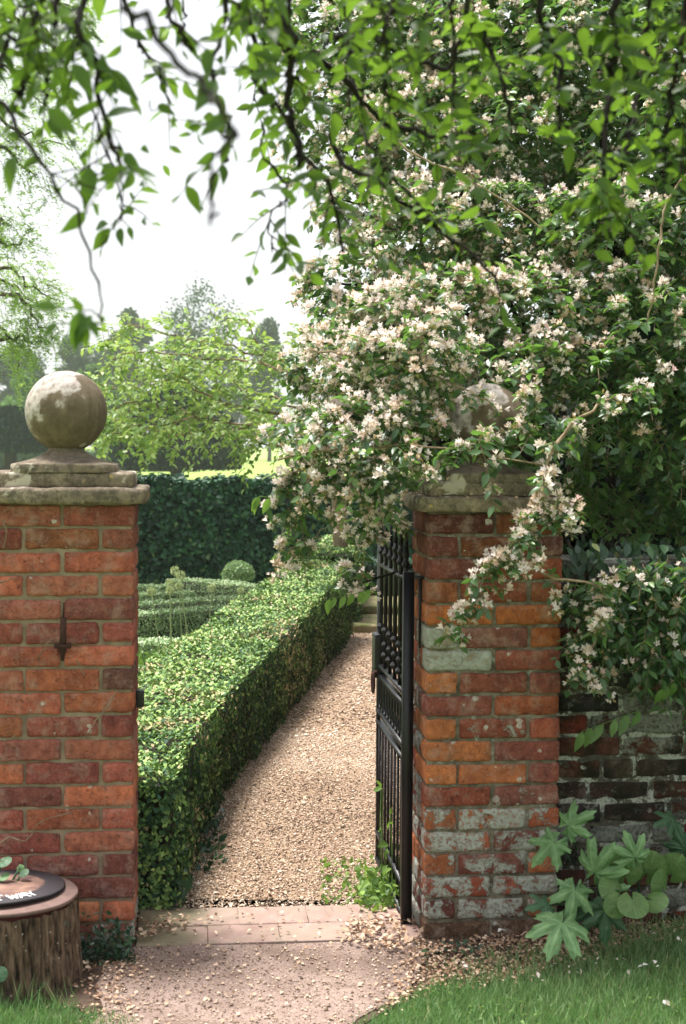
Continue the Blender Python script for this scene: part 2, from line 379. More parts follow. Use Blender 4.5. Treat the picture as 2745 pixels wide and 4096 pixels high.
M_grass = leafmat('grass_blade', [(0, (0.06, 0.13, 0.045)), (0.5, (0.14, 0.26, 0.09)), (0.9, (0.27, 0.4, 0.18)), (0.96, (0.3, 0.3, 0.14)), (1, (0.45, 0.4, 0.22))], (0.14, 0.32, 0.05), 0.3, 0.5, 0.35)
def bigleafmat(name, a, b, tc, tw=0.3):
    t = NT(name)
    c = t.mix(t.ramp(t.noise(30, 5, 0.6), [(0.3, 0), (0.7, 1)]), a, b)
    c = t.mix(t.ramp(t.attr('rnd'), [(0, 0), (1, .4)]), c, [min(1, x*1.6+.03) for x in b])
    c = t.mix(t.ramp(t.noise(55, 3), [(0.68, 0), (0.74, .8)]), c, (0.12, 0.1, 0.04))
    p = t.pbr(c, 0.45, t.bump(t.noise(45, 4, 0.6), 0.9, 0.008), 0.4); tr = t.n('ShaderNodeBsdfTranslucent'); tr.inputs['Color'].default_value = (*tc, 1)
    mx = t.n('ShaderNodeMixShader'); mx.inputs[0].default_value = tw; t.l(p, mx.inputs[1]); t.l(tr.outputs[0], mx.inputs[2]); return t.fin(mx.outputs[0])
M_lobed = bigleafmat('lobed_leaf', (0.07, 0.16, 0.06), (0.17, 0.3, 0.12), (0.12, 0.3, 0.05), 0.25)
M_lobedd = bigleafmat('lobed_leaf_dark', (0.025, 0.07, 0.03), (0.05, 0.12, 0.05), (0.06, 0.16, 0.04), 0.25)
M_round = bigleafmat('round_leaf', (0.06, 0.12, 0.035), (0.12, 0.21, 0.06), (0.14, 0.32, 0.05), 0.3)
M_chip = None
def chipmat():
    t = NT('gravel_chips')
    c = t.ramp(t.attr('rnd'), [(0, (0.07, 0.045, 0.03)), (0.16, (0.2, 0.13, 0.085)), (0.36, (0.5, 0.36, 0.26)), (0.7, (0.66, 0.5, 0.38)), (0.9, (0.76, 0.61, 0.49)), (1, (0.84, 0.74, 0.62))])
    return t.fin(t.pbr(c, 0.85, None, 0.25))
M_chip = chipmat()
def litmat():
    t = NT('dry_leaf_litter')
    c = t.ramp(t.attr('rnd'), [(0, (0.1, 0.05, 0.035)), (0.3, (0.26, 0.15, 0.09)), (0.6, (0.45, 0.3, 0.2)), (1, (0.66, 0.5, 0.37))])
    return t.fin(t.pbr(c, 0.85, None, 0.2))
M_lit = litmat()
def groundmat(name, a, b, c3, s1=3, s2=60, bump=0.8, bd=0.01):
    t = NT(name)
    c = t.mix(t.ramp(t.noise(s2, 6, 0.7), [(0.35, 0), (0.65, 1)]), a, b)
    c = t.mix(t.ramp(t.noise(s1, 6, 0.65), [(0.45, 0), (0.6, 0.8)]), c, c3)
    return t.fin(t.pbr(c, 0.95, t.bump(t.noise(s2*1.5, 6, 0.75), bump, bd), 0.15))
M_field = groundmat('meadow_grass', (0.17, 0.26, 0.06), (0.27, 0.36, 0.1), (0.24, 0.33, 0.08), 0.15, 6, 0.4)
M_lawn = groundmat('lawn_soil', (0.03, 0.06, 0.018), (0.06, 0.11, 0.03), (0.05, 0.05, 0.025), 6, 70)
M_soil = groundmat('leaf_soil', (0.05, 0.033, 0.025), (0.13, 0.085, 0.062), (0.1, 0.07, 0.052), 8, 90)
M_apron = groundmat('worn_path', (0.17, 0.12, 0.1), (0.33, 0.245, 0.21), (0.15, 0.105, 0.085), 3.5, 130, 0.6, 0.004)
M_gravel = groundmat('gravel_bed', (0.22, 0.145, 0.09), (0.44, 0.32, 0.22), (0.3, 0.2, 0.14), 5, 110)
M_bedsoil = groundmat('garden_bed', (0.12, 0.16, 0.06), (0.2, 0.26, 0.1), (0.1, 0.12, 0.05), 2, 40)
def slabmat():
    t = NT('threshold_stone')
    c = t.mix(t.ramp(t.noise(16, 6, 0.65), [(0.3, 0), (0.7, 1)]), (0.22, 0.145, 0.12), (0.36, 0.245, 0.215))
    c = t.mix(t.ramp(t.noise(5, 5, 0.6), [(0.42, 0), (0.6, 0.6)]), c, (0.26, 0.21, 0.16))
    sx = t.n('ShaderNodeSeparateXYZ'); t.l(t.n('ShaderNodeNewGeometry').outputs['Position'], sx.inputs[0])
    g = t.math('MULTIPLY', t.math('SUBTRACT', t.math('MULTIPLY', sx.outputs[0], -1.0), t.math('ADD', 0.2, t.math('MULTIPLY', t.noise(9, 4), 0.4))), 6.0, True)
    c = t.mix(t.math('MULTIPLY', g, 0.65), c, (0.17, 0.17, 0.09))
    c = t.mix(t.ramp(t.noise(140, 4, 0.7), [(0.62, 0), (0.7, 0.6)]), c, (0.14, 0.1, 0.08))
    return t.fin(t.pbr(c, 0.88, t.bump(t.noise(120, 6, 0.7), 0.5, 0.003), 0.2))
M_slab = slabmat()
M_moss = groundmat('mossy_step', (0.2, 0.17, 0.09), (0.34, 0.28, 0.18), (0.1, 0.14, 0.03), 7, 30)
M_wood = simple('stump_top_wood', (0.17, 0.11, 0.095), 0.85, 20, 0.6, 0.5, 50, 0.25)
M_woodred = simple('stump_red_heartwood', (0.09, 0.025, 0.02), 0.9, 20, 0.5, 0.6, 60, 0.2)
M_sign = None
def signmat():
    t = NT('sign_face_paint'); co = t.coord(); ln = t.n('ShaderNodeVectorMath', operation='LENGTH'); t.l(co, ln.inputs[0])
    d = t.math('ADD', ln.outputs['Value'], t.math('MULTIPLY', t.math('SUBTRACT', t.noise(12, 4), 0.5), 0.03))
    m = t.ramp(d, [(0.128, 0), (0.136, 1)])
    c = t.mix(m, t.mix(t.ramp(t.noise(18, 5), [(0.35, 0), (0.65, 1)]), (0.1, 0.055, 0.05), (0.26, 0.15, 0.11)), (0.035, 0.03, 0.035))
    return t.fin(t.pbr(c, 0.6, t.bump(t.noise(70, 5), 0.4, 0.003), 0.35))
M_sign = signmat()
M_signedge = simple('sign_black_edge', (0.012, 0.01, 0.012), 0.6)
M_white = simple('white_paint', (0.75, 0.75, 0.75), 0.7, 40, 0.15)
M_petal = leafmat('fallen_petal', [(0, (0.75, 0.6, 0.55)), (1, (0.85, 0.8, 0.76))], (0.8, 0.7, 0.6), 0.2, 0.7, 0.1)

# ------------------------------------------------------------------ ground
def sheet(name, pts, z, mat, kind='structure', parent=None, sub=0):
    me = bpy.data.meshes.new(name); me.from_pydata([(p[0], p[1], z) for p in pts], [], [list(range(len(pts)))]); me.materials.append(mat)
    o = bpy.data.objects.new(name, me); COL.objects.link(o)
    return tag(o, kind=kind)
# base meadow: rises gently in the distance, one sheet to the horizon
def ground_z(X, Y): return 0.0*X
gx = np.concatenate([[-1500, -600, -250, -100], np.linspace(-50, 50, 21), [100, 250, 600, 1500]])
gy = np.concatenate([[-400, -50], np.linspace(0, 120, 25), [160, 220, 300, 500, 1200, 2500]])
V = [(x, y, 0.0) for y in gy for x in gx]; nx = len(gx)
Fs = [(j*nx+i, j*nx+i+1, (j+1)*nx+i+1, (j+1)*nx+i) for j in range(len(gy)-1) for i in range(nx-1)]
me = bpy.data.meshes.new('ground'); me.from_pydata(V, [], Fs); me.materials.append(M_field)
tag(COL.objects.link(bpy.data.objects.new('ground', me)) or bpy.data.objects['ground'], 'bright mown meadow beyond the dark clipped hedge', None, None, 'structure')
sheet('lawn', [(-3, 1.5), (4, 1.5), (4, 5.2), (-3, 5.2)], 0.004, M_lawn)
sheet('garden_ground', [(-6, 5.2), (4, 5.2), (4, 17.5), (-6, 17.5)], 0.004, M_bedsoil)

# hedge / path lines
def hx(Y): return float(np.interp(Y, [4.85, 5.6, 6.12, 6.89, 8.16, 10.1, 12.5, 15.5], [-.60, -.60, -.575, -.54, -.396, -.178, .10, .44]))        # right foot of the hedge at the path
pathL = [(hx(y)-0.15, y) for y in np.linspace(4.86, 13.0, 14)]
pathR = [(0.42+0.085*(y-5), y) for y in np.linspace(13.0, 4.9, 14)]
sheet('gravel_path', pathL+pathR, 0.008, M_gravel)
lawnedge = [G(*p) for p in ((1380, 4150), (1500, 4080), (1620, 4015), (1740, 3940), (1980, 3925), (2220, 3900), (2440, 3810), (2745, 3700), (3100, 3640))]
leftedge = [G(*p) for p in ((-500, 3985), (0, 4000), (200, 4015), (330, 4050), (520, 4090), (560, 4150))]
soil = [(p[0], p[1]) for p in leftedge] + [(-0.72, 3.9), (-0.35, 3.6), (0.0, 3.6)] + [(p[0], p[1]) for p in lawnedge] + [(2.6, 4.95), (2.6, 5.1), (-2.5, 5.1)]
sheet('soil_border', soil, 0.008, M_soil)
apron = [G(*p) for p in ((300, 4170), (420, 4060), (380, 3960), (430, 3880), (540, 3800), (1120, 3790), (1640, 3770), (1700, 3830), (1660, 3940), (1560, 4020), (1430, 4090), (1370, 4170))]
sheet('front_path', [(p[0], p[1]) for p in apron], 0.012, M_apron)

# ------------------------------------------------------------------ brick pillars
UA = np.array([0.9947, 0.103, 0.0]); VA = np.array([-0.103, 0.9947, 0.0]); ZA = np.array([0, 0, 1.0])
RW = np.stack([UA, VA, ZA], axis=-1)
BR = [(0.41, 0.13, 0.09), (0.36, 0.115, 0.09), (0.43, 0.145, 0.085), (0.32, 0.1, 0.085), (0.46, 0.18, 0.1), (0.4, 0.15, 0.105), (0.35, 0.13, 0.105), (0.22, 0.08, 0.07)]
BRR = [(0.33, 0.1, 0.05), (0.26, 0.085, 0.06), (0.36, 0.13, 0.06), (0.24, 0.08, 0.065), (0.29, 0.085, 0.055), (0.2, 0.08, 0.065)]
def pillar_bricks(mb, org, W, D, ztop, ncourse, gauge, pal, lichf, startA=True):
    """org: front right/left corner origin such that local u runs 0..W, v 0..D"""
    j = 0.0085
    def brick(u0, u1, v0, v1, zc, c, li):
        cu, cv = (u0+u1)/2, (v0+v1)/2
        ctr = org + UA*(cu+random.uniform(-1, 1)*0.001) + VA*(cv+random.uniform(-1, 1)*0.0015) + ZA*(zc+random.uniform(-1, 1)*0.0012)
        hh = np.array([(u1-u0)/2-random.uniform(0, .0015), (v1-v0)/2, (gauge-j)/2-random.uniform(-.001, .0014)])
        a = random.uniform(-.006, .006); Rz = np.array([[math.cos(a), 0, math.sin(a)], [0, 1, 0], [-math.sin(a), 0, math.cos(a)]])
        k = random.uniform(0.78, 1.25); c = (c[0]*1.08, c[1]*1.02, c[2]*.95)
        rbox(mb, ctr, hh, random.uniform(0.005, 0.013), 0.011, RW @ Rz, 0.0034, 30, random.random(), (c[0]*k, c[1]*k, c[2]*k, li), seed=random.randint(0, 99))
    for n in range(ncourse):
        zc = ztop - gauge*(n+0.5); A = (n % 2 == 0) == startA
        h1 = 0.105
        if A: lay = [(0, W/2-j/2, 0, h1), (W/2+j/2, W, 0, h1), (0, h1, h1+j, D), (W-h1, W, h1+j, D), (h1+j, W-h1-j, D-h1, D)]
        else: lay = [(0, h1, 0, D-h1-j), (W-h1, W, 0, D-h1-j), (h1+j, W-h1-j, 0, h1), (0, W/2-j/2, D-h1, D), (W/2+j/2, W, D-h1, D)]
        for q, b in enumerate(lay):
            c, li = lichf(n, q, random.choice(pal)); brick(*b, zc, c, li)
def slab(parent, name, ctr, hw, hd, z0, z1, mat, r=0.012, noise=0.004, seed=1):
    mb = MB(); c = np.array([ctr[0], ctr[1], (z0+z1)/2])
    rbox(mb, c, (hw, hd, (z1-z0)/2), r, 0.013, RW, noise, 26, 0.5, None, 70, seed)
    return mb.build(name, mat, parent, True)
def finial(parent, ctr, z0, z1, z2, hw, neck, rball, zball, mat, bmat):
    mb = MB(); seg = 64
    prof = [(z0, hw, 0.985, 10), (z0+0.003, hw, 1, 10), (z1-0.004, hw, 1, 10), (z1, hw*0.985, 1, 9)]
    for k in range(1, 11):
        t = k/10; w = hw*0.985*(1-t)**1.5+neck*(1-(1-t)**1.5); prof.append((z1+(z2-z1)*(t**1.35), w, 1, 9*(1-t)**2+2))
    prof.append((z2+0.02, neck*0.95, 1, 2))
    V = []
    for z, w, _, e in prof:
        for k in range(seg):
            a = 2*math.pi*(k+0.5)/seg; ca, sa = math.cos(a), math.sin(a)
            q = w/((abs(ca)**e+abs(sa)**e)**(1/e))
            V.append(np.array([ctr[0], ctr[1], z])+UA*ca*q+VA*sa*q)
    V = np.array(V); V += rn(len(V), 0.0008) + np.stack([vnoise(V, 30, 1), vnoise(V, 30, 2), vnoise(V, 30, 3)], -1)*0.002
    n = len(prof)
    Fa = [(i*seg+k, i*seg+(k+1) % seg, (i+1)*seg+(k+1) % seg, (i+1)*seg+k) for i in range(n-1) for k in range(seg)]
    Fa += [tuple(range(seg))[::-1], tuple((n-1)*seg+k for k in range(seg))]
    mb.add(V, Fa); mb.build('finial_base', mat, parent, True)
    mb = MB(); A, B = 72, 48; V = []
    for i in range(B+1):
        th = math.pi*i/B
        for k in range(A):
            ph = 2*math.pi*k/A; V.append((math.sin(th)*math.cos(ph), math.sin(th)*math.sin(ph), math.cos(th)))
    V = np.array(V); V = V*(rball*(1+0.006*vnoise(V, 3, 5)+0.003*vnoise(V, 14, 6)))[:, None]
    Fa = [(i*A+k, (i+1)*A+k, (i+1)*A+(k+1) % A, i*A+(k+1) % A) for i in range(B) for k in range(A)]
    o = bpy.data.objects.new('stone_ball', None)
    mb.add(V, Fa); ob = mb.build('stone_ball', bmat, None, True); ob.parent = parent
    ob.location = Vector((ctr[0], ctr[1], zball)) - parent.location
    bpy.data.objects.remove(o)

WL, WR, D = 0.462, 0.457, 0.338
LR = P(538, 2900, 4.60); LR[2] = 0                      # left pillar front right corner
L0 = LR - UA*WL
R0 = P(1704, 2900, 4.695); R0[2] = 0                    # right pillar front left corner
zL = P(300, 2015, 4.575)[2]; zR = P(1900, 2050, 4.70)[2]
def lichL(n, q, c):
    li = 0.12
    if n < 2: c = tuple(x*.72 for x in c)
    if n in (7,) and q in (1,): c = (0.17, 0.08, 0.07)
    if n >= 14: li = 0.3
    if n == 18: li = 0.8
    return c, li
def lichR(n, q, c):
    li = 0.22
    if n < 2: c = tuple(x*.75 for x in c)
    if n >= 5 and q == (2 if n % 2 == 0 else 0) and n not in (5, 7, 9, 11): return c, random.uniform(.6, .95)
    if n in (5, 6) and q == 0: return ((0.3, 0.29, 0.22), 0.95)
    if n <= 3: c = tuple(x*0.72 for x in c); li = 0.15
    if n in (7, 9, 10, 11) and q in (0,): return ((0.42, 0.155, 0.065), 0.15)
    if n in (4, 5) and q in (0, 1): c = (0.42, 0.14, 0.05)
    if n == 9 and q == 2: li = 1.0
    if 9 <= n <= 12 and q: li = 0.45
    if n == 13: li = (0.35, 0.7, 0.9, 0.5, 0.5)[q]
    if n == 14: li = (0.95, 0.85, 0.9, 0.5, 0.5)[q]
    if n >= 15: li = random.uniform(0.55, 0.95)
    if n >= 18: c = (0.12, 0.075, 0.05); li = 0.35
    return c, li
def pillar(org, W, ztop, nc, label, lichf, pal, brm, mort, side):
    c = org + UA*W/2 + VA*D/2
    t = empty('brick_pillar', (c[0], c[1], 0), label, 'gate pillar', 'brick gate pillars')
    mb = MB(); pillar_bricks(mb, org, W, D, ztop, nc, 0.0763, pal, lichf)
    o = mb.build('brickwork', brm, t, True)
    mb = MB(); zc = (ztop-0.0763*nc-0.06+ztop)/2
    rbox(mb, np.array([c[0], c[1], (ztop-0.001)/2-0.03]), (W/2-0.009, D/2-0.009, (ztop-0.001)/2+0.03), 0.003, 0.016, RW, 0.0016, 40, 0.5, None, 90, 4)
    mb.build('mortar', mort, t, True)
    return t, c
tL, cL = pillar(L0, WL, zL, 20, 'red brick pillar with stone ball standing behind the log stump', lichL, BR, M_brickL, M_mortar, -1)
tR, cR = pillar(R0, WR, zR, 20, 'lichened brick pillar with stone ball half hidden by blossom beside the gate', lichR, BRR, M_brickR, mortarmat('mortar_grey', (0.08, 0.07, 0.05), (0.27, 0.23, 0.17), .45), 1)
for t, c, z, W in ((tL, cL, zL, WL), (tR, cR, zR, WR)):
    ov = .040 if t is tL else .028
    slab(t, 'lower_cap_slab', c, W/2+ov, D/2+ov, z, z+0.052, M_stone, 0.012, 0.005, 3)
    slab(t, 'upper_cap_slab', c, W/2-0.004, D/2-0.002, z+0.050, z+0.101, M_stone, 0.01, 0.005, 8)
    finial(t, c, z+0.099, z+0.128, z+0.178, 0.168 if t is tL else 0.163, 0.058, 0.135, z+0.178+0.122, M_stone, M_ballstone)
# rusty hinge pintle in the left pillar face
p0 = P(254, 2600, 4.56)
mb = MB()
tube(mb, [P(256, 2410, 4.54), P(254, 2470, 4.535)], 0.003, 0.004, 6)
tube(mb, [P(254, 2470, 4.535), P(252, 2580, 4.535)], 0.010, 0.011, 10, wob=0.08)
a = P(218, 2584, 4.535); b = P(284, 2584, 4.54); quadstrip_box(mb, a, b, 0.03, 0.014)
tube(mb, [P(252, 2580, 4.535), P(250, 2640, 4.56)], 0.012, 0.006, 8)
quadstrip_box(mb, P(252, 2600, 4.53), P(252, 2600, 4.62), 0.022, 0.016)
mb.build('hinge_pintle', M_rust, tL)
# black latch keep on the inner face
mb = MB(); kc = LR + VA*0.10 + UA*0.012; kz = P(552, 2793, 4.7)[2]
rbox(mb, np.array([kc[0], kc[1], kz]), (0.016, 0.02, 0.028), 0.004, 0.01, RW, 0.0005)
mb.build('latch_keep', M_iron, tL, True)
# dead ivy tendrils on the left pillar
mb = MB()
for pl in (((0, 3375), (40, 3350), (95, 3365), (125, 3340), (160, 3290), (230, 3262), (290, 3250)), ((470, 2760), (440, 2810), (380, 2890), (345, 2950)),
           ((10, 2080), (25, 2130), (14, 2200)), ((0, 2330), (40, 2318), (80, 2310)), ((150, 2640), (180, 2590), (205, 2560)), ((310, 2640), (330, 2690), (345, 2700)), ((0, 2960), (40, 2960), (60, 2940))):
    pts = [P(x, y, 4.553 + 0.103*(x-300)/1240) for x, y in pl]; pts = smooth_pts(pts, 12, 0.0015); tube(mb, pts, 0.0028, 0.0016, 5, wob=0.2)
mb.build('dead_ivy_stem', M_tanbranch, tL)

# ------------------------------------------------------------------ garden wall on the right
wall_o = R0 + UA*(WR+0.003) + VA*0.085
wz = P(2330, 2232, 4.86)[2]
tw = empty('garden_wall', tuple(wall_o+UA*1.2), 'dark lichened brick garden wall running right from the gate pillar', 'wall')
mb = MB(); ncw = 17; LWALL = 2.4
for n in range(ncw):
    zc = wz - 0.0763*(n+0.5); u = random.choice([0, 0.1125, 0.05]) - 0.1; k = n
    while u < LWALL:
        L = 0.215 if (k % 2 or random.random() < .3) else 0.1025; k += 1
        u0 = max(u, 0); u1 = min(u+L, LWALL)
        if u1-u0 > 0.03:
            c = random.choice([(0.1, 0.055, 0.05), (0.16, 0.06, 0.045), (0.2, 0.075, 0.05), (0.11, 0.08, 0.055), (0.06, 0.05, 0.055)])
            li = random.choice([0.5, 0.8, 0.95, 1.15])
            if random.random() < 0.09: c = (0.4, 0.07, 0.045); li = 0.1
            ctr = wall_o + UA*(u0+u1)/2 + VA*(0.11+random.uniform(-.004, .004)) + ZA*(zc-wall_o[2]+random.uniform(-.002, .002))
            ctr[2] = zc
            rbox(mb, ctr, ((u1-u0)/2, 0.11, 0.0325), random.uniform(0.007, 0.013), 0.016, RW, 0.005, 22, random.random(), (*c, li), seed=random.randint(0, 99))
        u += L+0.011
mb.build('brickwork', M_brickW, tw, True)
mb = MB(); cc = wall_o + UA*LWALL/2 + VA*0.11
rbox(mb, np.array([cc[0], cc[1], wz/2-0.02]), (LWALL/2-0.004, 0.104, wz/2+0.018), 0.004, 0.03, RW, 0.003, 30, 0.5, None, 80, 2)
mb.build('mortar', M_mortar_w, tw, True)

# ------------------------------------------------------------------ threshold
tt = empty('threshold', tuple((LR+R0)/2+VA*0.16), 'worn pinkish stone threshold between the two brick pillars', 'threshold')
g = np.linalg.norm(R0-LR)
us = [0.006, 0.29, 0.5, 0.72, g-0.006]
for r_, (v0, v1) in enumerate(((-0.012, 0.168), (0.171, 0.352))):
    cu = [0.004] + [g*(k+0.5*(r_ == 1)*0.9)/4 for k in (1, 2, 3)] + [g-0.004]
    for k in range(4):
        if cu[k+1]-cu[k] < 0.03: continue
        mb = MB(); c = LR + UA*(cu[k]+cu[k+1])/2 + VA*(v0+v1)/2
        rbox(mb, np.array([c[0], c[1], -0.0215+random.uniform(-.001, .001)]), ((cu[k+1]-cu[k])/2-0.0003, (v1-v0)/2-0.0016, 0.038), 0.003, 0.02, RW, 0.002, 14)
        mb.build('stone_slab', M_slab, tt, True)

# ------------------------------------------------------------------ iron gate
H0 = P(1629, 3000, 4.83); H0[2] = 0
H1 = P(1513, 3000, 5.58); H1[2] = 0
gd = nrm(H1-H0); gn = np.cross(gd, ZA); GL = np.linalg.norm(H1-H0)
def gp(s, z, t=0.0): return H0 + gd*s + gn*t + ZA*z
tg = empty('metal_gate', tuple(H0), 'open black wrought iron gate with spiked top hung on the right pillar', 'gate')
def gbar(name, a, b, w, t, parent=None):
    mb = MB(); quadstrip_box(mb, a, b, w, t, gd if abs(nrm(b-a)[2]) > .5 else (0, 0, 1)); o = mb.build(name, M_iron, parent or tg); return o
zt = P(1615, 2319, 4.86)[2]
gbar('hinge_stile', gp(0, 0.0), gp(0, zt+0.03), 0.036, 0.036)
gbar('latch_stile', gp(GL, 0.03), gp(GL, zt+0.10), 0.014, 0.03)
RAILS = [zt, 0.805, 0.765, 0.62, 0.575, 0.135, 0.028]
for z in RAILS:
    gbar('rail', gp(0.018, z), gp(GL-0.005, z), 0.024, 0.010)
nb = 6
for k in range(nb):
    s = 0.06 + (GL-0.12)*k/(nb-1)
    mb = MB(); tube(mb, [gp(s, 0.80), gp(s, zt+0.02), gp(s, zt+0.11)], 0.008, 0.008, 8)
    tube(mb, [gp(s, zt+0.11), gp(s, zt+0.17)], 0.009, 0.002, 8)
    for z, r in ((zt+0.05, 0.0145), (zt+0.085, 0.0125), (0.955, 0.016), (0.90, 0.0145), (0.86, 0.0165)):
        tube(mb, [gp(s, z-0.012), gp(s, z-0.004), gp(s, z+0.004), gp(s, z+0.012)], r*0.75, r*0.75, 8); tube(mb, [gp(s, z-0.006), gp(s, z+0.006)], r, r, 8)
    mb.build('spiked_bar', M_iron, tg)
nb = 9
for k in range(nb):
    s = 0.045 + (GL-0.09)*k/(nb-1)
    mb = MB(); tube(mb, [gp(s, 0.03), gp(s, 0.575)], 0.0055, 0.0055, 7); mb.build('lower_bar', M_iron, tg)
nb = 10
for k in range(nb):   # lancet loops in the lock band
    s = 0.05 + (GL-0.10)*k/(nb-1); w = (GL-0.1)/(nb-1)*0.46; mb = MB()
    pts = [gp(s+w*math.sin(a)*1.0, 0.695+0.065*math.cos(a)) for a in np.linspace(0, 2*math.pi, 17)]
    tube(mb, pts, 0.005, 0.005, 6); mb.build('scroll', M_iron, tg)
mb = MB(); c = gp(GL-0.03, 0.84)
Rg = np.stack([gd, -gn, ZA], axis=-1)
rbox(mb, c, (0.045, 0.026, 0.085), 0.004, 0.03, Rg, 0.0); lb = mb.build('lock_box', M_iron, tg)
mb = MB(); hc = P(1497, 2690, 5.5)
tube(mb, [hc+np.array([0.014, 0, 0.0]), hc], 0.009, 0.009, 8)
ring = [hc + np.array([-0.004-0.003*math.sin(a), 0.018*math.sin(a), -0.038+0.038*math.cos(a)]) for a in np.linspace(0, 2*math.pi, 19)]
tube(mb, ring, 0.006, 0.006, 7); mb.build('ring_handle', M_rust, lb)
mb = MB(); zz = zt+0.012
pts = [gp(0, zz), gp(-0.02, zz, 0.03), R0+VA*0.12+ZA*(zz-0), R0+VA*0.12+UA*0.02+ZA*zz]
pts[2][2] = zz; pts[3][2] = zz
tube(mb, smooth_pts(pts, 8), 0.007, 0.007, 6); tube(mb, [pts[2]-UA*0.004, pts[2]-UA*0.004-ZA*0.24], 0.006, 0.004, 6)
mb.build('hinge_strap', M_iron, tg)

# ------------------------------------------------------------------ log stump and sign
sc_c = G(38, 3915); SR = 0.204; SZ = P(38, 3590, sc_c[1])[2]
ts = empty('log_stump', (sc_c[0], sc_c[1], 0), 'upright log stump with furrowed brown bark in front of the left pillar', 'stump')
mb = MB(); A, B = 260, 30; V = []
for i in range(B+1):
    z = SZ*i/B*0.985
    for k in range(A):
        a = 2*math.pi*k/A; p = np.array([math.cos(a), math.sin(a), 0])
        q = np.array([p[0]*2.2, p[1]*2.2, z*1.1]); fr = abs(vnoise(q*np.array([6.5, 6.5, 3.0]), 1.0, 2)); f2 = abs(vnoise(q*np.array([14, 14, 7]), 1.0, 5))
        r = SR*(1.0+0.06*(1-z/SZ)**3) + 0.011*vnoise(q, 2.0, 4) + 0.016*min(1, fr*3.2) - 0.016 + 0.009*min(1, f2*3)
        V.append(np.array([sc_c[0], sc_c[1], 0]) + p*r + ZA*(z-0.02*(i == 0) + (0.004*vnoise(q*6, 1, 9) if i == B else 0)))
V = np.array(V)
Fa = [(i*A+k, i*A+(k+1) % A, (i+1)*A+(k+1) % A, (i+1)*A+k) for i in range(B) for k in range(A)]
mb.add(V, Fa); mb.build('bark', M_bark, ts, True)
def disc(mb, c, r, z0, z1, tilt=0.0, wob=0.0, A=96, seed=0, off=(0, 0)):
    V = []
    for rr, z in ((r, z0), (r, z1), (r*0.985, z1+0.0015), (r*0.6, z1+0.002), (0.001, z1+0.002)):
        for k in range(A):
            a = 2*math.pi*k/A; w = 1+wob*vnoise(np.array([math.cos(a)*2, math.sin(a)*2, seed*3.3]), 1.2, seed)
            x = math.cos(a)*rr*w; y = math.sin(a)*rr*w
            V.append((c[0]+x+off[0], c[1]+y*math.cos(tilt)+off[1], z-y*math.sin(tilt)))
    Fa = [(i*A+k, i*A+(k+1) % A, (i+1)*A+(k+1) % A, (i+1)*A+k) for i in range(4) for k in range(A)] + [tuple(range(A))[::-1]]
    mb.add(V, Fa)
mb = MB(); disc(mb, sc_c, SR-0.010, SZ-0.03, SZ+0.002, 0, 0.015, seed=3); mb.build('heartwood', M_woodred, ts, True)
mb = MB(); disc(mb, sc_c, SR+0.004, SZ+0.004, SZ+0.014, 0.0, 0.02, seed=5); mb.build('top_slice', M_wood, ts, False)
sgc = P(5, 3540, sc_c[1]+0.03); SGR = 0.198; TL = math.radians(2.5)
sg = empty('round_sign', (sgc[0], sgc[1], SZ+0.032), 'round dark painted sign with white letters lying on the log stump', 'sign')
mb = MB(); disc(mb, np.array([sgc[0], sgc[1]]), SGR, SZ+0.021, SZ+0.027, TL, 0.03, seed=8)
so = mb.build('sign_board', [M_sign], sg, False)
mb = MB(); disc(mb, np.array([sgc[0], sgc[1]]), SGR+0.0015, SZ+0.0205, SZ+0.0255, TL, 0.03, seed=8); mb.build('sign_edge', M_signedge, sg, False)
GL_ = {'O': [[(0.1, 0.5), (0.2, 0.1), (0.5, 0), (0.8, 0.1), (0.9, 0.5), (0.8, 0.9), (0.5, 1), (0.2, 0.9), (0.1, 0.5)]], 'N': [[(0.1, 0), (0.12, 1), (0.85, 0), (0.85, 1)]],
       'E': [[(0.85, 1), (0.12, 1), (0.12, 0), (0.9, 0)], [(0.12, 0.5), (0.7, 0.5)]], 'W': [[(0, 1), (0.25, 0), (0.5, 0.8), (0.75, 0), (1.0, 1)]],
       'A': [[(0, 0), (0.5, 1), (1, 0)], [(0.2, 0.38), (0.8, 0.38)]], 'Y': [[(0, 1), (0.5, 0.5), (1, 1)], [(0.5, 0.5), (0.48, 0)]]}
cw, chh = 0.031, 0.05; rb = SGR-0.022
chars = [('O', -1.45), ('N', -1.45), ('E', -1.45), ('W', 0), ('A', 0), ('Y', 0)]
angs = [-31.5+k for k in ()]
mb = MB()
for ch, adeg in (('O', -101), ('N', -90.5), ('E', -79.5), ('W', -63), ('A', -51.5), ('Y', -41)):
    a = math.radians(adeg); rad = np.array([math.cos(a), math.sin(a)]); tan = np.array([-math.sin(a), math.cos(a)])
    base = rad*rb
    for st in GL_[ch]:
        for p, q in zip(st[:-1], st[1:]):
            def pt(u):
                xy = base + tan*((u[0]-0.5)*cw) - rad*(u[1]*chh)
                return np.array([sgc[0]+xy[0], sgc[1]+xy[1]*math.cos(TL), SZ+0.0302-xy[1]*math.sin(TL)])
            quadstrip_box(mb, pt(p), pt(q), 0.0062, 0.0012)
mb.build('lettering', M_white, sg)

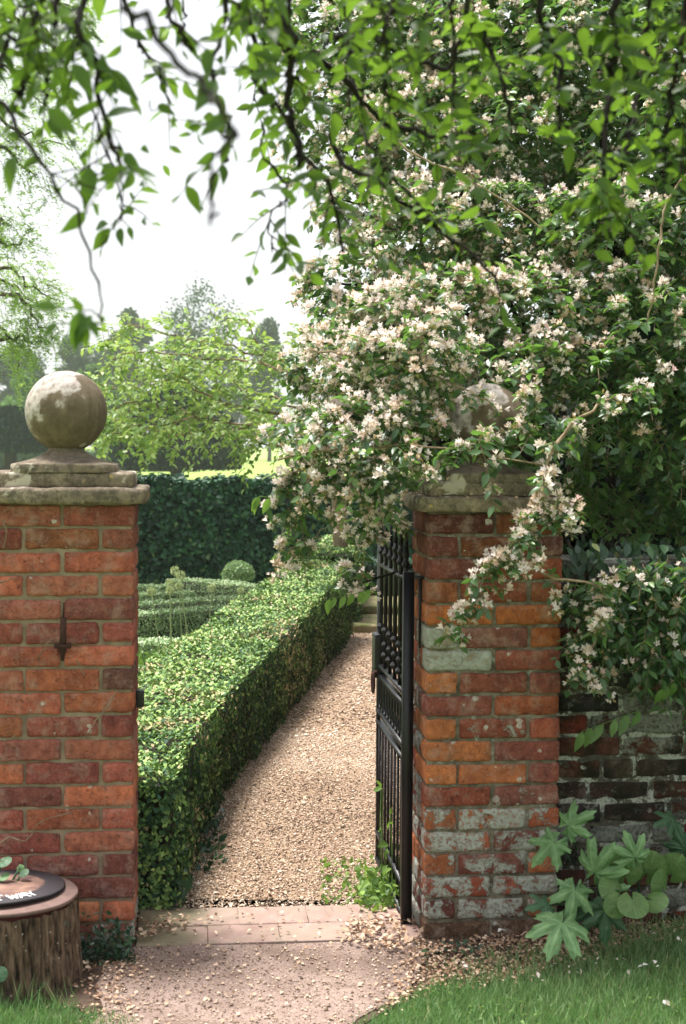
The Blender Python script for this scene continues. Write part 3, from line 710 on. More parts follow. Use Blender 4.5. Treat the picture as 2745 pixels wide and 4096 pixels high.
# ------------------------------------------------------------------ hedges
def hedge(name, line, hw, hfun, n, lsize, mat, label, cat, group=None, gr=0.03, droop=0.2, protos=DIA2, bump=0.02, ends=True, bfreq=4.0, rndp=1.0):
    """line: centre points (x,y), hw half width fn(s) or const, hfun height fn(s)"""
    line = np.array(line, float); seg = np.linalg.norm(np.diff(line, axis=0), axis=1); cum = np.concatenate([[0], np.cumsum(seg)]); L = cum[-1]
    hwf = hw if callable(hw) else (lambda s: np.full_like(s, hw)); hf = hfun if callable(hfun) else (lambda s: np.full_like(s, hfun))
    def at(s):
        x = np.interp(s, cum, line[:, 0]); y = np.interp(s, cum, line[:, 1]); e = 0.02
        tx = np.interp(s+e, cum, line[:, 0])-np.interp(s-e, cum, line[:, 0]); ty = np.interp(s+e, cum, line[:, 1])-np.interp(s-e, cum, line[:, 1])
        t = nrm(np.stack([tx, ty], -1)); return np.stack([x, y], -1), t
    s = rng.random(n)*L; hh = hf(s); ww = hwf(s)
    per = rng.random(n)*(2*hh+2*ww)
    side = np.where(per < hh, 0, np.where(per < hh+2*ww, 1, 2))
    if ends:
        ne = int(n*1.7*(np.mean(ww)*2*np.mean(hh)*2)/(L*(2*np.mean(hh)+2*np.mean(ww)))*1.0)+10
    c, t = at(s); nr = np.stack([t[:, 1], -t[:, 0]], -1)
    lat = np.where(side == 0, -ww, np.where(side == 2, ww, per-hh-ww)); z = np.where(side == 0, per, np.where(side == 2, 2*hh+2*ww-per, hh))
    z = np.clip(z, 0, None)
    # round the top edges
    k = np.clip((z-(hh-gr*2))/(gr*2), 0, 1); kl = np.clip((np.abs(lat)-(ww-gr*2))/(gr*2), 0, 1)
    pos = np.concatenate([c+nr*lat[:, None], z[:, None]], 1)
    N = np.where((side == 1)[:, None], np.array([0, 0, 1.]), np.concatenate([nr*np.sign(lat)[:, None], np.zeros((n, 1))], 1))
    if ends:
        e = rng.random(ne); se = np.where(e < 0.5, 0.0, L); c2, t2 = at(se); n2 = np.stack([t2[:, 1], -t2[:, 0]], -1)
        la = (rng.random(ne)*2-1)*hwf(se); ze = rng.random(ne)*hf(se)
        pe = np.concatenate([c2+n2*la[:, None], ze[:, None]], 1); Ne = np.concatenate([t2*np.where(e < .5, -1, 1)[:, None], np.zeros((ne, 1))], 1)
        pos = np.concatenate([pos, pe]); N = np.concatenate([N, Ne]); hh = np.concatenate([hh, hf(se)])
    dis = vnoise(pos, bfreq, 1)*bump + vnoise(pos, bfreq*3.5, 2)*bump*0.7
    edge = np.clip((pos[:, 2]-(hh-gr))/gr, 0, 1)*np.where(N[:, 2] > .5, 0, 1)
    pos = pos + N*(dis + rng.normal(0, lsize*0.35, len(pos)) - 0.015*edge)[:, None]
    tn = rn(len(pos)); tn -= N*(tn*N).sum(1, keepdims=True); d = nrm(nrm(tn) + N*0.35 + np.array([0, 0, droop])); nn = nrm(N + rn(len(pos), 0.33))
    sz = lsize*rng.uniform(0.65, 1.25, len(pos)); r = np.clip(rng.beta(1.5, 1.9, len(pos)) - (.24 if mat is M_hedgetop else .12)*(N[:, 2] < .5) + 0.2*vnoise(pos, 3.0, 7) + .15*vnoise(pos, 11.0, 8), 0, 0.965)  # side leaves coloured darker than top ones: older growth plus painted side shade
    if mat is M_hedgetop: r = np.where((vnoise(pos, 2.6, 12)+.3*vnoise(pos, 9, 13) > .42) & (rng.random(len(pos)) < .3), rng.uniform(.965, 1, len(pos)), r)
    r = np.where(rng.random(len(pos)) < 0.03*rndp, rng.uniform(0.965, 1, len(pos)), r)
    ctr = line.mean(0); th = empty(name, (ctr[0], ctr[1], 0), label, cat, group)
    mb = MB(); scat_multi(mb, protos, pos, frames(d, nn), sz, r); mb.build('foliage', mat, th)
    mb = MB(); ns = max(4, int(L/0.15)); ss = np.linspace(0.06, L-0.06, ns); c, t = at(ss); nr = np.stack([t[:, 1], -t[:, 0]], -1); hh = hf(ss)-0.02-lsize*.4; ww = hwf(ss)-0.02-lsize*.4
    V = []
    for i in range(ns):
        for a, zz in ((-1, 0.0), (-1, hh[i]), (-0.3, hh[i]), (0.3, hh[i]), (1, hh[i]), (1, 0.0)):
            q = c[i]+nr[i]*a*ww[i]; V.append((q[0], q[1], zz))
    V = np.array(V); V[:, 2] += np.where(V[:, 2] > 0, vnoise(V, bfreq, 1)*bump, 0)
    Fa = [(i*6+k, i*6+k+1, (i+1)*6+k+1, (i+1)*6+k) for i in range(ns-1) for k in range(5)] + [tuple(range(6)), tuple((ns-1)*6+k for k in range(6))[::-1]]
    mb.add(V, Fa); mb.build('inner_twigs', M_twig, th)
    return th
HW = lambda s: 0.325 - 0.008*s
ys = np.linspace(4.98, 12.35, 20); line = [(hx(y)-0.325+0.008*(y-5), y) for y in ys]
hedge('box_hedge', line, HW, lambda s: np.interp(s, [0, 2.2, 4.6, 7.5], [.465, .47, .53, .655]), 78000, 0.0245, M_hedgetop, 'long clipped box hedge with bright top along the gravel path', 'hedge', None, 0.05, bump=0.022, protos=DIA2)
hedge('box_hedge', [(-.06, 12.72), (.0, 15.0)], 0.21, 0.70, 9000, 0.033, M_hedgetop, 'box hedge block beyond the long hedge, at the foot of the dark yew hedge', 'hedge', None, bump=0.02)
# knot garden hedges
kn = 'low knot garden hedges behind the long hedge'
def low(a, b, w, h, n, lab): 
    A_ = G(*a); B_ = G(*b); m = (A_+B_)/2
    return hedge('knot_hedge', [(A_[0], A_[1]), (m[0], m[1]+0.1), (B_[0], B_[1])], w, h, n, 0.034, M_knot, lab, 'low hedge', kn, bump=0.012)
def lowz(a, b, w, h, n, lab):
    A_ = G(a[0], a[1], h); B_ = G(b[0], b[1], h); m = (A_+B_)/2
    return hedge('knot_hedge', [(A_[0], A_[1]), (m[0], m[1]+0.03), (B_[0], B_[1])], w, h, int(n*1.5), 0.021, M_knot, lab, 'low hedge', kn, bump=0.008)
lowz((380, 2572), (720, 2572), 0.16, 0.30, 6000, 'nearest low hedge with a flat face beside the red pillar, below the allium stems')
lowz((470, 2460), (1000, 2425), 0.13, 0.26, 5000, 'low hedge right behind the allium stems')
lowz((480, 2420), (1080, 2388), 0.13, 0.26, 5000, 'low hedge in the second band behind the allium stems')
lowz((480, 2385), (770, 2372), 0.13, 0.27, 4000, 'low hedge behind the lower allium heads at the pillar edge')
lowz((700, 2318), (1060, 2348), 0.14, 0.30, 5000, 'straight bluish low hedge in front of the round topiary')
lowz((480, 2345), (660, 2350), 0.13, 0.26, 3000, 'farthest low hedge at the foot of the yew hedge beside the red pillar')
# topiary ball
bc = G(953, 2372); rb_ = 0.155
tb = empty('topiary_ball', (bc[0], bc[1], 0), 'small round clipped box ball in front of the dark yew hedge', 'topiary')
n = 5000; d = nrm(rn(n)); d[:, 2] = np.abs(d[:, 2])*1.0 - 0.25*(rng.random(n) < .3); d = nrm(d)
pos = np.array([bc[0], bc[1], 0.19]) + d*(rb_+rng.normal(0, 0.006, n))[:, None]*np.array([1.06, 1.06, 1.0])
mb = MB(); scat_multi(mb, DIA2, pos, frames(nrm(d*.4+rn(n, .8)), nrm(d+rn(n, .5))), 0.028*rng.uniform(.7, 1.2, n), rng.random(n)*0.8); mb.build('foliage', M_knot, tb)
mb = MB(); tube(mb, [np.array([bc[0], bc[1], 0]), np.array([bc[0], bc[1], 0.1])], 0.02, 0.02); 
for k in range(1, 9):
    a0 = math.pi*(k-1)/8; a1 = math.pi*k/8
    tube(mb, [np.array([bc[0], bc[1], 0.19+0.13*math.cos(a0)]), np.array([bc[0], bc[1], 0.19+0.13*math.cos(a1)])], max(0.003, 0.13*math.sin(a0)), max(0.003, 0.13*math.sin(a1)), 16)
mb.build('inner_twigs', M_twig, tb)
# tall yew hedge
yz = P(700, 1928, 17.0)[2]
hedge('yew_hedge', [(-6.5, 17.2), (-1.0, 17.25), (3.0, 17.3)], 0.45, yz-.03, 75000, 0.075, M_yew, 'tall dark yew hedge closing the garden behind the low hedges', 'hedge', None, 0.08, droop=0.05, protos=LEAF3[:2]+DIA2, bump=0.06, bfreq=5.5)
hedge('added_screen_hedge', [(1.5, 5.9), (1.42, 9.5), (1.35, 13.2)], 0.3, 2.35, 26000, 0.08, M_yew, 'tall dark hedge added right of the gravel path to block sky light, behind the blossom shrub and wall', 'hedge', None, 0.08, protos=LEAF3[:2]+DIA2, bump=0.06, bfreq=5)  # mostly hidden hedge, added to cut sky light on the box hedge's side
hedge('dark_hedge', [(0.05, 14.9), (1.6, 14.6)], 0.3, 0.45, 5000, 0.04, M_yew, 'dark low hedge beyond the mossy stone steps, seen past the gate', 'hedge')
# stone steps at the far end
ts2 = empty('stone_steps', (0.6, 13.1, 0), 'low mossy stone steps at the far end of the gravel path', 'steps')
for (y0, y1, z0, z1, x0) in ((12.55, 14.2, -0.02, 0.085, 0.0), (13.35, 14.2, 0.083, 0.165, 0.02)):
    mb = MB(); rbox(mb, np.array([x0+0.7, (y0+y1)/2, (z0+z1)/2]), (0.75, (y1-y0)/2, (z1-z0)/2), 0.02, 0.05, None, 0.012, 6, maxn=50)
    mb.build('step', M_moss, ts2, True)

# ------------------------------------------------------------------ alliums and bed weeds
for (hxp, hyp, Yd, bx, by, rr, lab) in ((700, 2283, 9.2, 790, 2480, 0.026, 'tallest seed head of the alliums, left of its close twin'), (724, 2302, 9.0, 766, 2475, 0.025, 'tall allium seed head touching the tallest one, on its lower right'),
        (682, 2335, 9.1, 690, 2520, 0.024, 'allium seed head just below the pair of tallest ones'), (716, 2344, 9.4, 735, 2500, 0.022, 'small allium seed head under the two tallest ones'),
        (607, 2368, 8.6, 665, 2560, 0.024, 'leftmost allium seed head, leaning toward the red pillar'), (680, 2362, 8.8, 686, 2540, 0.022, 'brownish allium seed head with an upright stem'), (846, 2352, 9.6, 828, 2480, 0.024, 'allium seed head standing apart on the right with a dark stem'), (963, 2364, 10.0, 940, 2440, 0.022, 'rightmost allium seed head just above the long hedge')):
    hp = P(hxp, hyp, Yd); b = G(bx, by+120); b = np.array([P(bx, by, Yd)[0], Yd, 0.0])
    th = empty('allium', tuple(b), lab, 'allium', 'allium seed heads in the knot garden')
    mid = (hp+b)/2; mid[0] -= (hp[0]-b[0])*0.12
    mb = MB(); tube(mb, smooth_pts([b, mid, hp], 8), 0.0034, 0.0026, 5, rnd=0.6); mb.build('stem', M_allium, th)
    n = 260; d = nrm(rn(n)); mb = MB(); pos = hp + d*rr*rng.uniform(0.55, 1.0, n)[:, None]
    scat_multi(mb, DIA2, pos, frames(d+rn(n, .3), rn(n)), 0.011*rng.uniform(.7, 1.3, n), rng.uniform(.3, 1, n)); mb.build('seed_head', M_allium, th)
mb = MB()
for k in range(900):
    b = P(random.uniform(540, 800), 2500, random.uniform(8.2, 9.4)); b[2] = 0
    h = random.uniform(0.15, 0.42); d = np.array([random.uniform(-.18, .18), random.uniform(-.15, .15), 1])
    V = [b+np.array([-.004, 0, 0]), b+np.array([.004, 0, 0]), b+d*h*.6+np.array([.003, 0, 0]), b+d*h+np.array([d[0]*.3, 0, -.02]), b+d*h*.6+np.array([-.003, 0, 0])]
    mb.add(V, [(0, 1, 2, 3, 4)], random.uniform(.3, 1))
n = 2600; px = rng.uniform(540, 800, n); pos = np.array([P(x, 2500, Yy) for x, Yy in zip(px, rng.uniform(8.0, 9.3, n))]); pos[:, 2] = rng.uniform(0.05, 0.3, n)*rng.uniform(0.4, 1, n)
scat_multi(mb, LEAF3, pos, frames(rn(n)+np.array([0, 0, .3]), rn(n, .6)+np.array([0, 0, 1])), 0.035*rng.uniform(.5, 1.4, n), rng.uniform(.2, 1, n))
tag(mb.build('bed_foliage', M_weed), 'pale green feathery foliage filling the bed around the allium stems', 'ground cover', None, 'stuff')

# ------------------------------------------------------------------ twig sprays (shared by shrubs and trees)
FL = []
for kk in range(3):
    V = [(0, 0, 0)]; Fa = []
    for k in range(5):
        a = 2*math.pi*k/5+kk; b = a+0.5; c_ = a-0.5; i = len(V)
        V += [(math.cos(c_)*.42, .62, math.sin(c_)*.42), (math.cos(a)*.66, .8+.06*kk, math.sin(a)*.66), (math.cos(b)*.42, .62, math.sin(b)*.42)]
        Fa += [(0, i, i+1, i+2)]
    FL.append((np.array(V), np.array(Fa)))
def sprays(base, d, L, g, nleaf, lsize, leafmb, twigmb=None, flmb=None, flp=0.0, calmb=None, protos=LEAF3, opp=True, spread=0.9, hang=0.0, nfl=7, flsize=0.0185, rlo=0.0, rhi=1.0, rbias=None, twr=0.0016, upn=0.9):
    M_ = len(base); d = nrm(d); Z = np.array([0, 0, 1.])
    def cur(s): s = np.asarray(s)[..., None]; return base + d*L[:, None]*s + (-Z)*(g*L)[:, None]*s*s
    def tan(s): s = np.asarray(s)[..., None]; return nrm(d - 2*Z*g[:, None]*s)
    rb = rbias if rbias is not None else np.zeros(M_)
    for k in range(nleaf):
        s = (k//2+0.8)/(nleaf/2+0.3) if opp else (k+0.8)/(nleaf+0.3)
        s = np.clip(s + rng.normal(0, .02, M_), 0.05, 1)
        p = cur(s); t = tan(s); sd = nrm(np.cross(t, Z)+1e-6) * (1 if k % 2 else -1)
        ld = nrm(t*(1-spread*.55) + sd*spread + rn(M_, .28) + np.array([0, 0, -hang]))
        ln = nrm(Z*upn + rn(M_, .45))
        sz = lsize*rng.uniform(.6, 1.2, M_)*(1-0.25*abs(s-0.5))
        keep = rng.random(M_) < 0.93
        r = np.clip(rlo+(rhi-rlo)*rng.beta(1.8, 2.2, M_)+rb, 0, 1)
        scat_multi(leafmb, protos, p[keep], frames(ld, ln)[keep], sz[keep], r[keep])
    if twigmb is not None:
        S = np.linspace(0, 1, 4); rings = []
        for s in S:
            p = cur(np.full(M_, s)); t = tan(np.full(M_, s)); x = nrm(np.cross(t, Z)+1e-6); y = np.cross(t, x)
            r = twr*(1.15-s*.7)
            rings.append(np.stack([p+x*r, p-x*r*.5+y*r*.87, p-x*r*.5-y*r*.87], 1))
        V = np.stack(rings, 1).reshape(M_*12, 3); o = (np.arange(M_)*12)[:, None, None]
        q = np.array([(i*3+k, i*3+(k+1) % 3, (i+1)*3+(k+1) % 3, (i+1)*3+k) for i in range(3) for k in range(3)])
        twigmb.addn(V, (q[None]+o).reshape(-1, 4), np.repeat(rng.random(M_), 9))
    if flmb is not None:
        for s0 in (0.45, 0.68, 0.88, 1.0):
            m = rng.random(M_) < flp; 
            if not m.any(): continue
            idx = np.where(m)[0]; p = cur(np.full(M_, s0))[idx] + np.array([0, 0, .008]); K = len(idx)
            fade = rng.random(K) < 0.28; fs = rng.uniform(.75, 1.25, K)
            for q in range(nfl):
                dd = nrm(rn(K)+np.array([0, 0, .7])); pp = p + dd*rng.uniform(.006, .024, K)[:, None]
                cr = np.clip(rng.uniform(.25, 1, K) - 0.5*fade, 0, 1)
                scat_multi(flmb, FL, pp, frames(dd+rn(K, .4), rn(K)), flsize*fs*rng.uniform(.7, 1.2, K), cr)
            if calmb is not None:
                for q in range(6):
                    dd = nrm(rn(K)+np.array([0, 0, .3])); scat_multi(calmb, DIA2, p+dd*.008, frames(dd, rn(K)), rng.uniform(.008, .016, K), rng.random(K))

# ------------------------------------------------------------------ flowering shrub
root = np.array([1.15, 6.1, 0.0])
tsb = empty('flowering_shrub', tuple(root), 'huge arching shrub of pale pink blossom spilling over the wall and right pillar', 'shrub')
CL = [(1290, 120, 190, 6.3, .25), (1560, 160, 280, 6.3, .35), (1950, 120, 320, 6.1, .35), (2350, 120, 330, 5.9, .3), (2760, 150, 300, 5.7, .3), (1600, -250, 320, 6.5, .3), (2200, -250, 400, 6.4, .3), (2800, -200, 400, 6.2, .3),
      (1330, 450, 190, 6.2, .45), (1680, 560, 290, 6.0, .5), (2080, 520, 300, 5.8, .4), (2560, 560, 320, 5.7, .35), (2980, 500, 300, 5.9, .3),
      (1370, 800, 180, 6.0, .6), (1640, 920, 260, 5.7, .6), (2030, 900, 270, 5.6, .5), (2430, 950, 280, 5.4, .45), (2850, 950, 300, 5.5, .4),
      (1300, 1120, 130, 5.7, .8), (1420, 1330, 200, 5.3, .85), (1760, 1270, 260, 5.2, .75), (2120, 1260, 250, 5.2, .6), (2560, 1320, 280, 5.2, .6), (2900, 1400, 280, 5.3, .5),
      (1260, 1560, 160, 5.0, .8), (1500, 1560, 220, 4.85, .95), (1760, 1470, 150, 4.85, .8), (2130, 1560, 170, 5.0, .5), (2420, 1620, 230, 5.1, .35), (2720, 1720, 220, 5.1, .3), (3000, 1800, 250, 5.2, .3),
      (1200, 1800, 140, 4.8, .7), (1420, 1830, 190, 4.7, .75), (1640, 1790, 110, 4.75, .6), (1180, 1990, 90, 4.8, .75), (1330, 1980, 85, 4.75, .6), (1500, 1990, 55, 4.7, .6),
      (1462, 2150, 30, 4.95, .9), (1455, 2330, 26, 4.95, .9), (1120, 2090, 55, 4.8, .8), (1900, 1840, 70, 4.6, .35), (2150, 1800, 110, 4.75, .3),
      (1500, 1240, 200, 5.9, .6)]
lm, tm, fm, cm = MB(), MB(), MB(), MB()
CL += [(2420, 1980, 150, 5.35, .0), (2620, 2050, 170, 5.3, .0), (2800, 2000, 180, 5.35, .0), (2350, 2080, 90, 5.3, 0), (1700, 1900, 140, 5.9, .3), (1850, 1800, 170, 5.9, .2), (2050, 1850, 170, 5.9, .1), (1650, 1700, 170, 5.8, .4), (1800, 350, 330, 7.0, .15), (2300, 400, 380, 6.8, .1), (2700, 800, 380, 6.6, .1), (2100, 900, 350, 6.7, .1), (1750, 1000, 300, 6.8, .2), (2550, 1350, 320, 6.3, .05)]
for (x, y, r, Y, fp) in CL:
    fp *= float(np.clip(1.3-(x-1500)/1300, .3, 1.1))
    if x < 1650 and y > 700: x += 55
    if y > 1450: y -= 75
    r = max(28, r-50)
    c = P(x, y, Y); R_ = r/F*Y; n = int(560*R_*R_*4*1.5)+12
    d = nrm(rn(n)); rad = R_*rng.uniform(.55, 1.0, n)**0.7
    pos = c + d*rad[:, None]*np.array([1, .8, .85])
    # the ball finial and cap push the growth aside
    for bc_, rk, kp in ((gp(GL*.25, zt+.09), .10, .03), (gp(GL*.75, zt+.09), .10, .03), (gp(GL*.5, zt-.05), .09, .03), (np.array([cR[0]-.06, cR[1], zR+.31]),   .12, .9), (np.array([cR[0]-.05, cR[1], zR+.05]), .10, .25), (np.array([cR[0]+.03, cR[1], zR+.02]), .11, .25)):
        q = pos-bc_; tline = np.clip(-q[:, 1], 0, .9); dist = np.linalg.norm(q+np.stack([tline*-.1*0, tline, tline*0], -1), axis=1)
        m_ = (dist > rk) | (rng.random(len(pos)) < kp); pos = pos[m_]; d = d[m_]
    n = len(pos)
    dd = nrm(d*0.9 + np.array([-.25, -.35, .15]) + rn(n, .35))
    sprays(pos, dd, rng.uniform(.07, .17, n), rng.uniform(.3, .9, n), 10, 0.046, lm, tm, fm, fp*(0.42 if y > 900 else .5), cm, hang=.2, rbias=rng.normal(0, .08, n), nfl=8, flsize=.0165)
# drape on the wall and in front of the pillar, along real canes
cmb = MB()
CANES = [([(1700, 1350), (1950, 1150), (2350, 1300), (2700, 1900)], 5.3, .007, 0), ([(2745, 700), (2660, 820), (2640, 1000), (2590, 1300)], 5.0, .006, 0),
         ([(2290, 1690), (2230, 1760), (2190, 1850), (2150, 1940), (2100, 2080), (2110, 2200), (2140, 2260), (2200, 2310), (2300, 2330), (2400, 2345)], 4.55, .0075, .25),
         ([(2560, 1560), (2450, 1600), (2290, 1690)], 4.7, .008, .2), ([(2400, 2345), (2415, 2420), (2400, 2480), (2370, 2600), (2330, 2690)], 4.62, .005, .7),
         ([(1110, 1840), (1400, 1790), (1750, 1790), (2000, 1830), (2200, 1870)], 4.62, .005, .3), ([(2150, 1500), (2100, 1640), (2060, 1720)], 4.7, .005, .5),
         ([(2110, 2140), (2040, 2180), (1960, 2290), (1880, 2400), (1800, 2560)], 4.52, .0035, 1.2), ([(1440, 405), (1613, 589), (1827, 696), (2023, 804), (2193, 929)], 5.2, .006, 0),
         ([(1400, 2375), (1440, 2300), (1455, 2150), (1470, 2000)], 4.95, .003, .5), ([(1160, 2190), (1230, 2160), (1330, 2090), (1440, 1960)], 4.75, .003, .12),
         ([(2080, 2110), (2120, 2080), (2200, 2050), (2280, 2060)], 4.55, .003, 1.0), ([(1250, 1400), (1600, 1450), (1950, 1600)], 4.75, .005, .4)]
for pl, Y, r, dens in CANES:
    pts = smooth_pts([P(x, y, Y+0.02*math.sin(i*2.1)) for i, (x, y) in enumerate(pl)], 16, 0.004); cmb = MB(); tube(cmb, pts, r*.8, r*.55, 7, wob=.12); cmb.build('arching_cane', M_cane, tsb)
    if dens:
        n = int(dens*22)+4; u = rng.random(n)*15; i = u.astype(int).clip(0, 14); f = (u-i)[:, None]; pos = pts[i]*(1-f)+pts[i+1]*f
        sprays(pos, nrm(rn(n, .8)+np.array([0, -.5, -.1])), rng.uniform(.03, .1, n), rng.uniform(.2, .8, n), 6, 0.045, lm, tm, fm, .35, cm, hang=.3, nfl=5)
WCL = [(2400, 2420, 90, 4.72, .35), (2580, 2480, 120, 4.74, .25), (2700, 2360, 100, 4.72, .15), (2450, 2560, 75, 4.70, .35), (2620, 2640, 80, 4.72, .25), (2720, 2560, 90, 4.72, .2), (2330, 2560, 40, 4.68, .4), (2540, 2330, 60, 4.74, .2), (2720, 2740, 50, 4.72, .2), (2900, 2500, 150, 4.75, .2)]
for (x, y, r, Y, fp) in WCL:
    c = P(x, y-30, Y); R_ = r/F*Y*.85; n = int(8500*R_*R_)+5
    pos = c + rn(n)*R_*np.array([.55, .3, .5]); dd = nrm(np.array([-.3, -.3, -.3])+rn(n, .6))
    sprays(pos, dd, rng.uniform(.05, .12, n), rng.uniform(.3, 1, n), 8, 0.046, lm, tm, fm, fp*.35, cm, hang=.4, nfl=3, rbias=rng.normal(-.05, .06, n))
# structural stems: arching from the root
smb = MB()
for k in range(12):
    x, y, r, Y, fp = CL[(k*5+3) % len(CL)]; e = P(x, y, Y); mid = (root+e)/2; mid[2] = max(e[2]*1.05, e[2]); mid = root*.6+e*.4; mid[2] = e[2]*.75+.3
    tube(smb, smooth_pts([root+rn(1, .08)[0]*np.array([1, 1, 0]), mid, e], 14, .006), .016, .004, 6, wob=.1)
lm.build('foliage', M_shrub, tsb); tm.build('twigs', M_cane, tsb); fm.build('blossom', M_blos, tsb); cm.build('faded_blossom', M_calyx, tsb); smb.build('stems', M_limb, tsb)
# a spray of larger pale leaves at the wall
def single_branch(name, pts, Y, lsz, mat, n, label, cat, parent=None):
    pts = smooth_pts([P(x, y, Y) for x, y in pts], n)
    mb = MB(); tube(mb, pts, .002, .0012, 5, rnd=.3)
    t = nrm(np.gradient(pts, axis=0)); sd = np.array([0, 0, -1.])
    pos = pts; ld = nrm(t*.5+sd+rn(n, .15)); ln = nrm(np.array([0, -1, .4])+rn(n, .2))
    scat_multi(mb, LEAF, pos, frames(ld, ln), lsz*rng.uniform(.85, 1.1, n), np.full(n, .5)*rng.uniform(.6, 1.3, n))
    return mb
mb = single_branch('x', [(2560, 2845), (2480, 2870), (2400, 2900), (2330, 2925)], 4.66, .075, M_shrub, 6, '', '')
mb.build('leafy_shoot', M_round, tsb)
for pts, nn_ in (([(1480, 2360), (1400, 2380), (1320, 2395)], 6), ([(2700, 2730), (2660, 2750), (2640, 2760)], 4), ([(1080, 1990), (1040, 1985), (1030, 1990)], 3)):
    single_branch('x', pts, 4.65, .055, M_shrub, nn_, '', '').build('leafy_shoot', M_weed, tsb)

# dark evergreen mass behind the wall
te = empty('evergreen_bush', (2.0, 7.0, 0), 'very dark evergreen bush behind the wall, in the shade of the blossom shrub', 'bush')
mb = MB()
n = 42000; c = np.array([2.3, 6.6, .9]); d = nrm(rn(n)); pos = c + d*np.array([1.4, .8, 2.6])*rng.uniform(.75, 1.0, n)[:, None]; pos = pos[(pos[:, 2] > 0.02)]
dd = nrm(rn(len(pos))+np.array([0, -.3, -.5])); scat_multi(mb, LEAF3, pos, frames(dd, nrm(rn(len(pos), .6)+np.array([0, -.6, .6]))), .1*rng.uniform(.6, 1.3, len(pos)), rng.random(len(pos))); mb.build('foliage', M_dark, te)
mb = MB()
for k in range(7):
    e = c + nrm(rn(1))[0]*np.array([1.0, .6, 1.9]); e[2] = abs(e[2])+.5; tube(mb, smooth_pts([np.array([2.1+random.uniform(-.2, .2), 7.1, 0]), (np.array([2.0, 7.1, 0])+e)/2+np.array([0, 0, .3]), e], 8), .04, .012, 7)
mb.build('stems', M_twig, te)
# ivy hanging on the wall face
tiv = empty('wall_climber', tuple(P(2600, 2300, 4.9)), 'dark climber hanging over the top of the garden wall on the right', 'climber')
mb = MB(); n = 1500; u = rng.uniform(.02, 1.4, n); pos = wall_o + UA*u[:, None] + VA*rng.uniform(-.07, .15, n)[:, None]; hang = np.abs(vnoise(np.stack([u, u*0, u*0], -1), 5, 3))*.45+.1
pos[:, 2] = wz + .06 - rng.random(n)*hang
scat_multi(mb, LEAF3, pos, frames(rn(n, .5)+np.array([0, -.3, -1]), rn(n, .4)+np.array([0, -1, .4])), .05*rng.uniform(.6, 1.2, n), rng.random(n)); mb.build('foliage', M_ivy, tiv)

# ------------------------------------------------------------------ light green tree in the garden
tr0 = np.array([P(1345, 2300, 13.2)[0], 13.2, 0])
tlt = empty('fruit_tree', tuple(tr0), 'spreading light green tree with bare tan branches reaching left over the garden', 'tree')
tmb = MB(); hub = P(1340, 1780, 13.2)
tube(tmb, smooth_pts([tr0, (tr0+hub)/2+np.array([.05, 0, 0]), hub], 8), .09, .06, 9, wob=.06)
lm, tm = MB(), MB()
BRN = [[(1300, 1790), (1000, 1740), (800, 1720), (620, 1730), (430, 1780)], [(1250, 1700), (930, 1630), (760, 1530), (620, 1450), (430, 1360)], [(930, 1630), (850, 1570), (700, 1510), (560, 1500)],
       [(1300, 1700), (1150, 1500), (1080, 1420), (980, 1290), (900, 1270)], [(1300, 1780), (1080, 1740), (850, 1780), (600, 1790), (470, 1790)], [(1320, 1700), (1250, 1450), (1200, 1330)], [(800, 1720), (720, 1640), (560, 1620), (400, 1640)],
       [(1330, 1780), (1200, 1820), (1050, 1820), (950, 1800)], [(1000, 1740), (820, 1770), (650, 1770), (420, 1700)], [(1080, 1420), (860, 1370), (680, 1340), (520, 1300)], [(1150, 1500), (980, 1450), (820, 1440), (620, 1400), (450, 1440)], [(1250, 1700), (1000, 1560), (850, 1480)], [(700, 1510), (560, 1560), (400, 1540)], [(1340, 1700), (1500, 1500), (1600, 1400)], [(1345, 1750), (1600, 1650), (1750, 1640)]]
for bi, pl in enumerate(BRN):
    Y0 = 13.0 + (bi % 5 - 2)*.35
    pts = smooth_pts([P(x, y-(40 if y > 1660 else 0), Y0 + .12*math.sin(i*1.7+bi)) for i, (x, y) in enumerate(pl)], 14, .02); tube(tmb, pts, .013, .004, 6, wob=.15)
    L = np.linalg.norm(np.diff(pts, axis=0), axis=1).sum(); n = int(L*32)
    u = rng.random(n)**.85*13; i = u.astype(int).clip(0, 12); f = (u-i)[:, None]; pos = pts[i]*(1-f)+pts[i+1]*f + rn(n, .05)*np.array([1, 1.6, 1])
    tt_ = nrm(pts[i+1]-pts[i]); dd = nrm(tt_*.5+rn(n, .7)+np.array([0, -.1, .05]))
    sprays(pos, dd, rng.uniform(.15, .34, n), rng.uniform(.1, .5, n), 10, .076, lm, tm, opp=False, hang=.25, rbias=rng.normal(.02, .1, n), twr=.003)
tmb.build('trunk_and_branches', M_tanbranch, tlt); lm.build('foliage', M_light, tlt); tm.build('twigs', M_tanbranch, tlt)

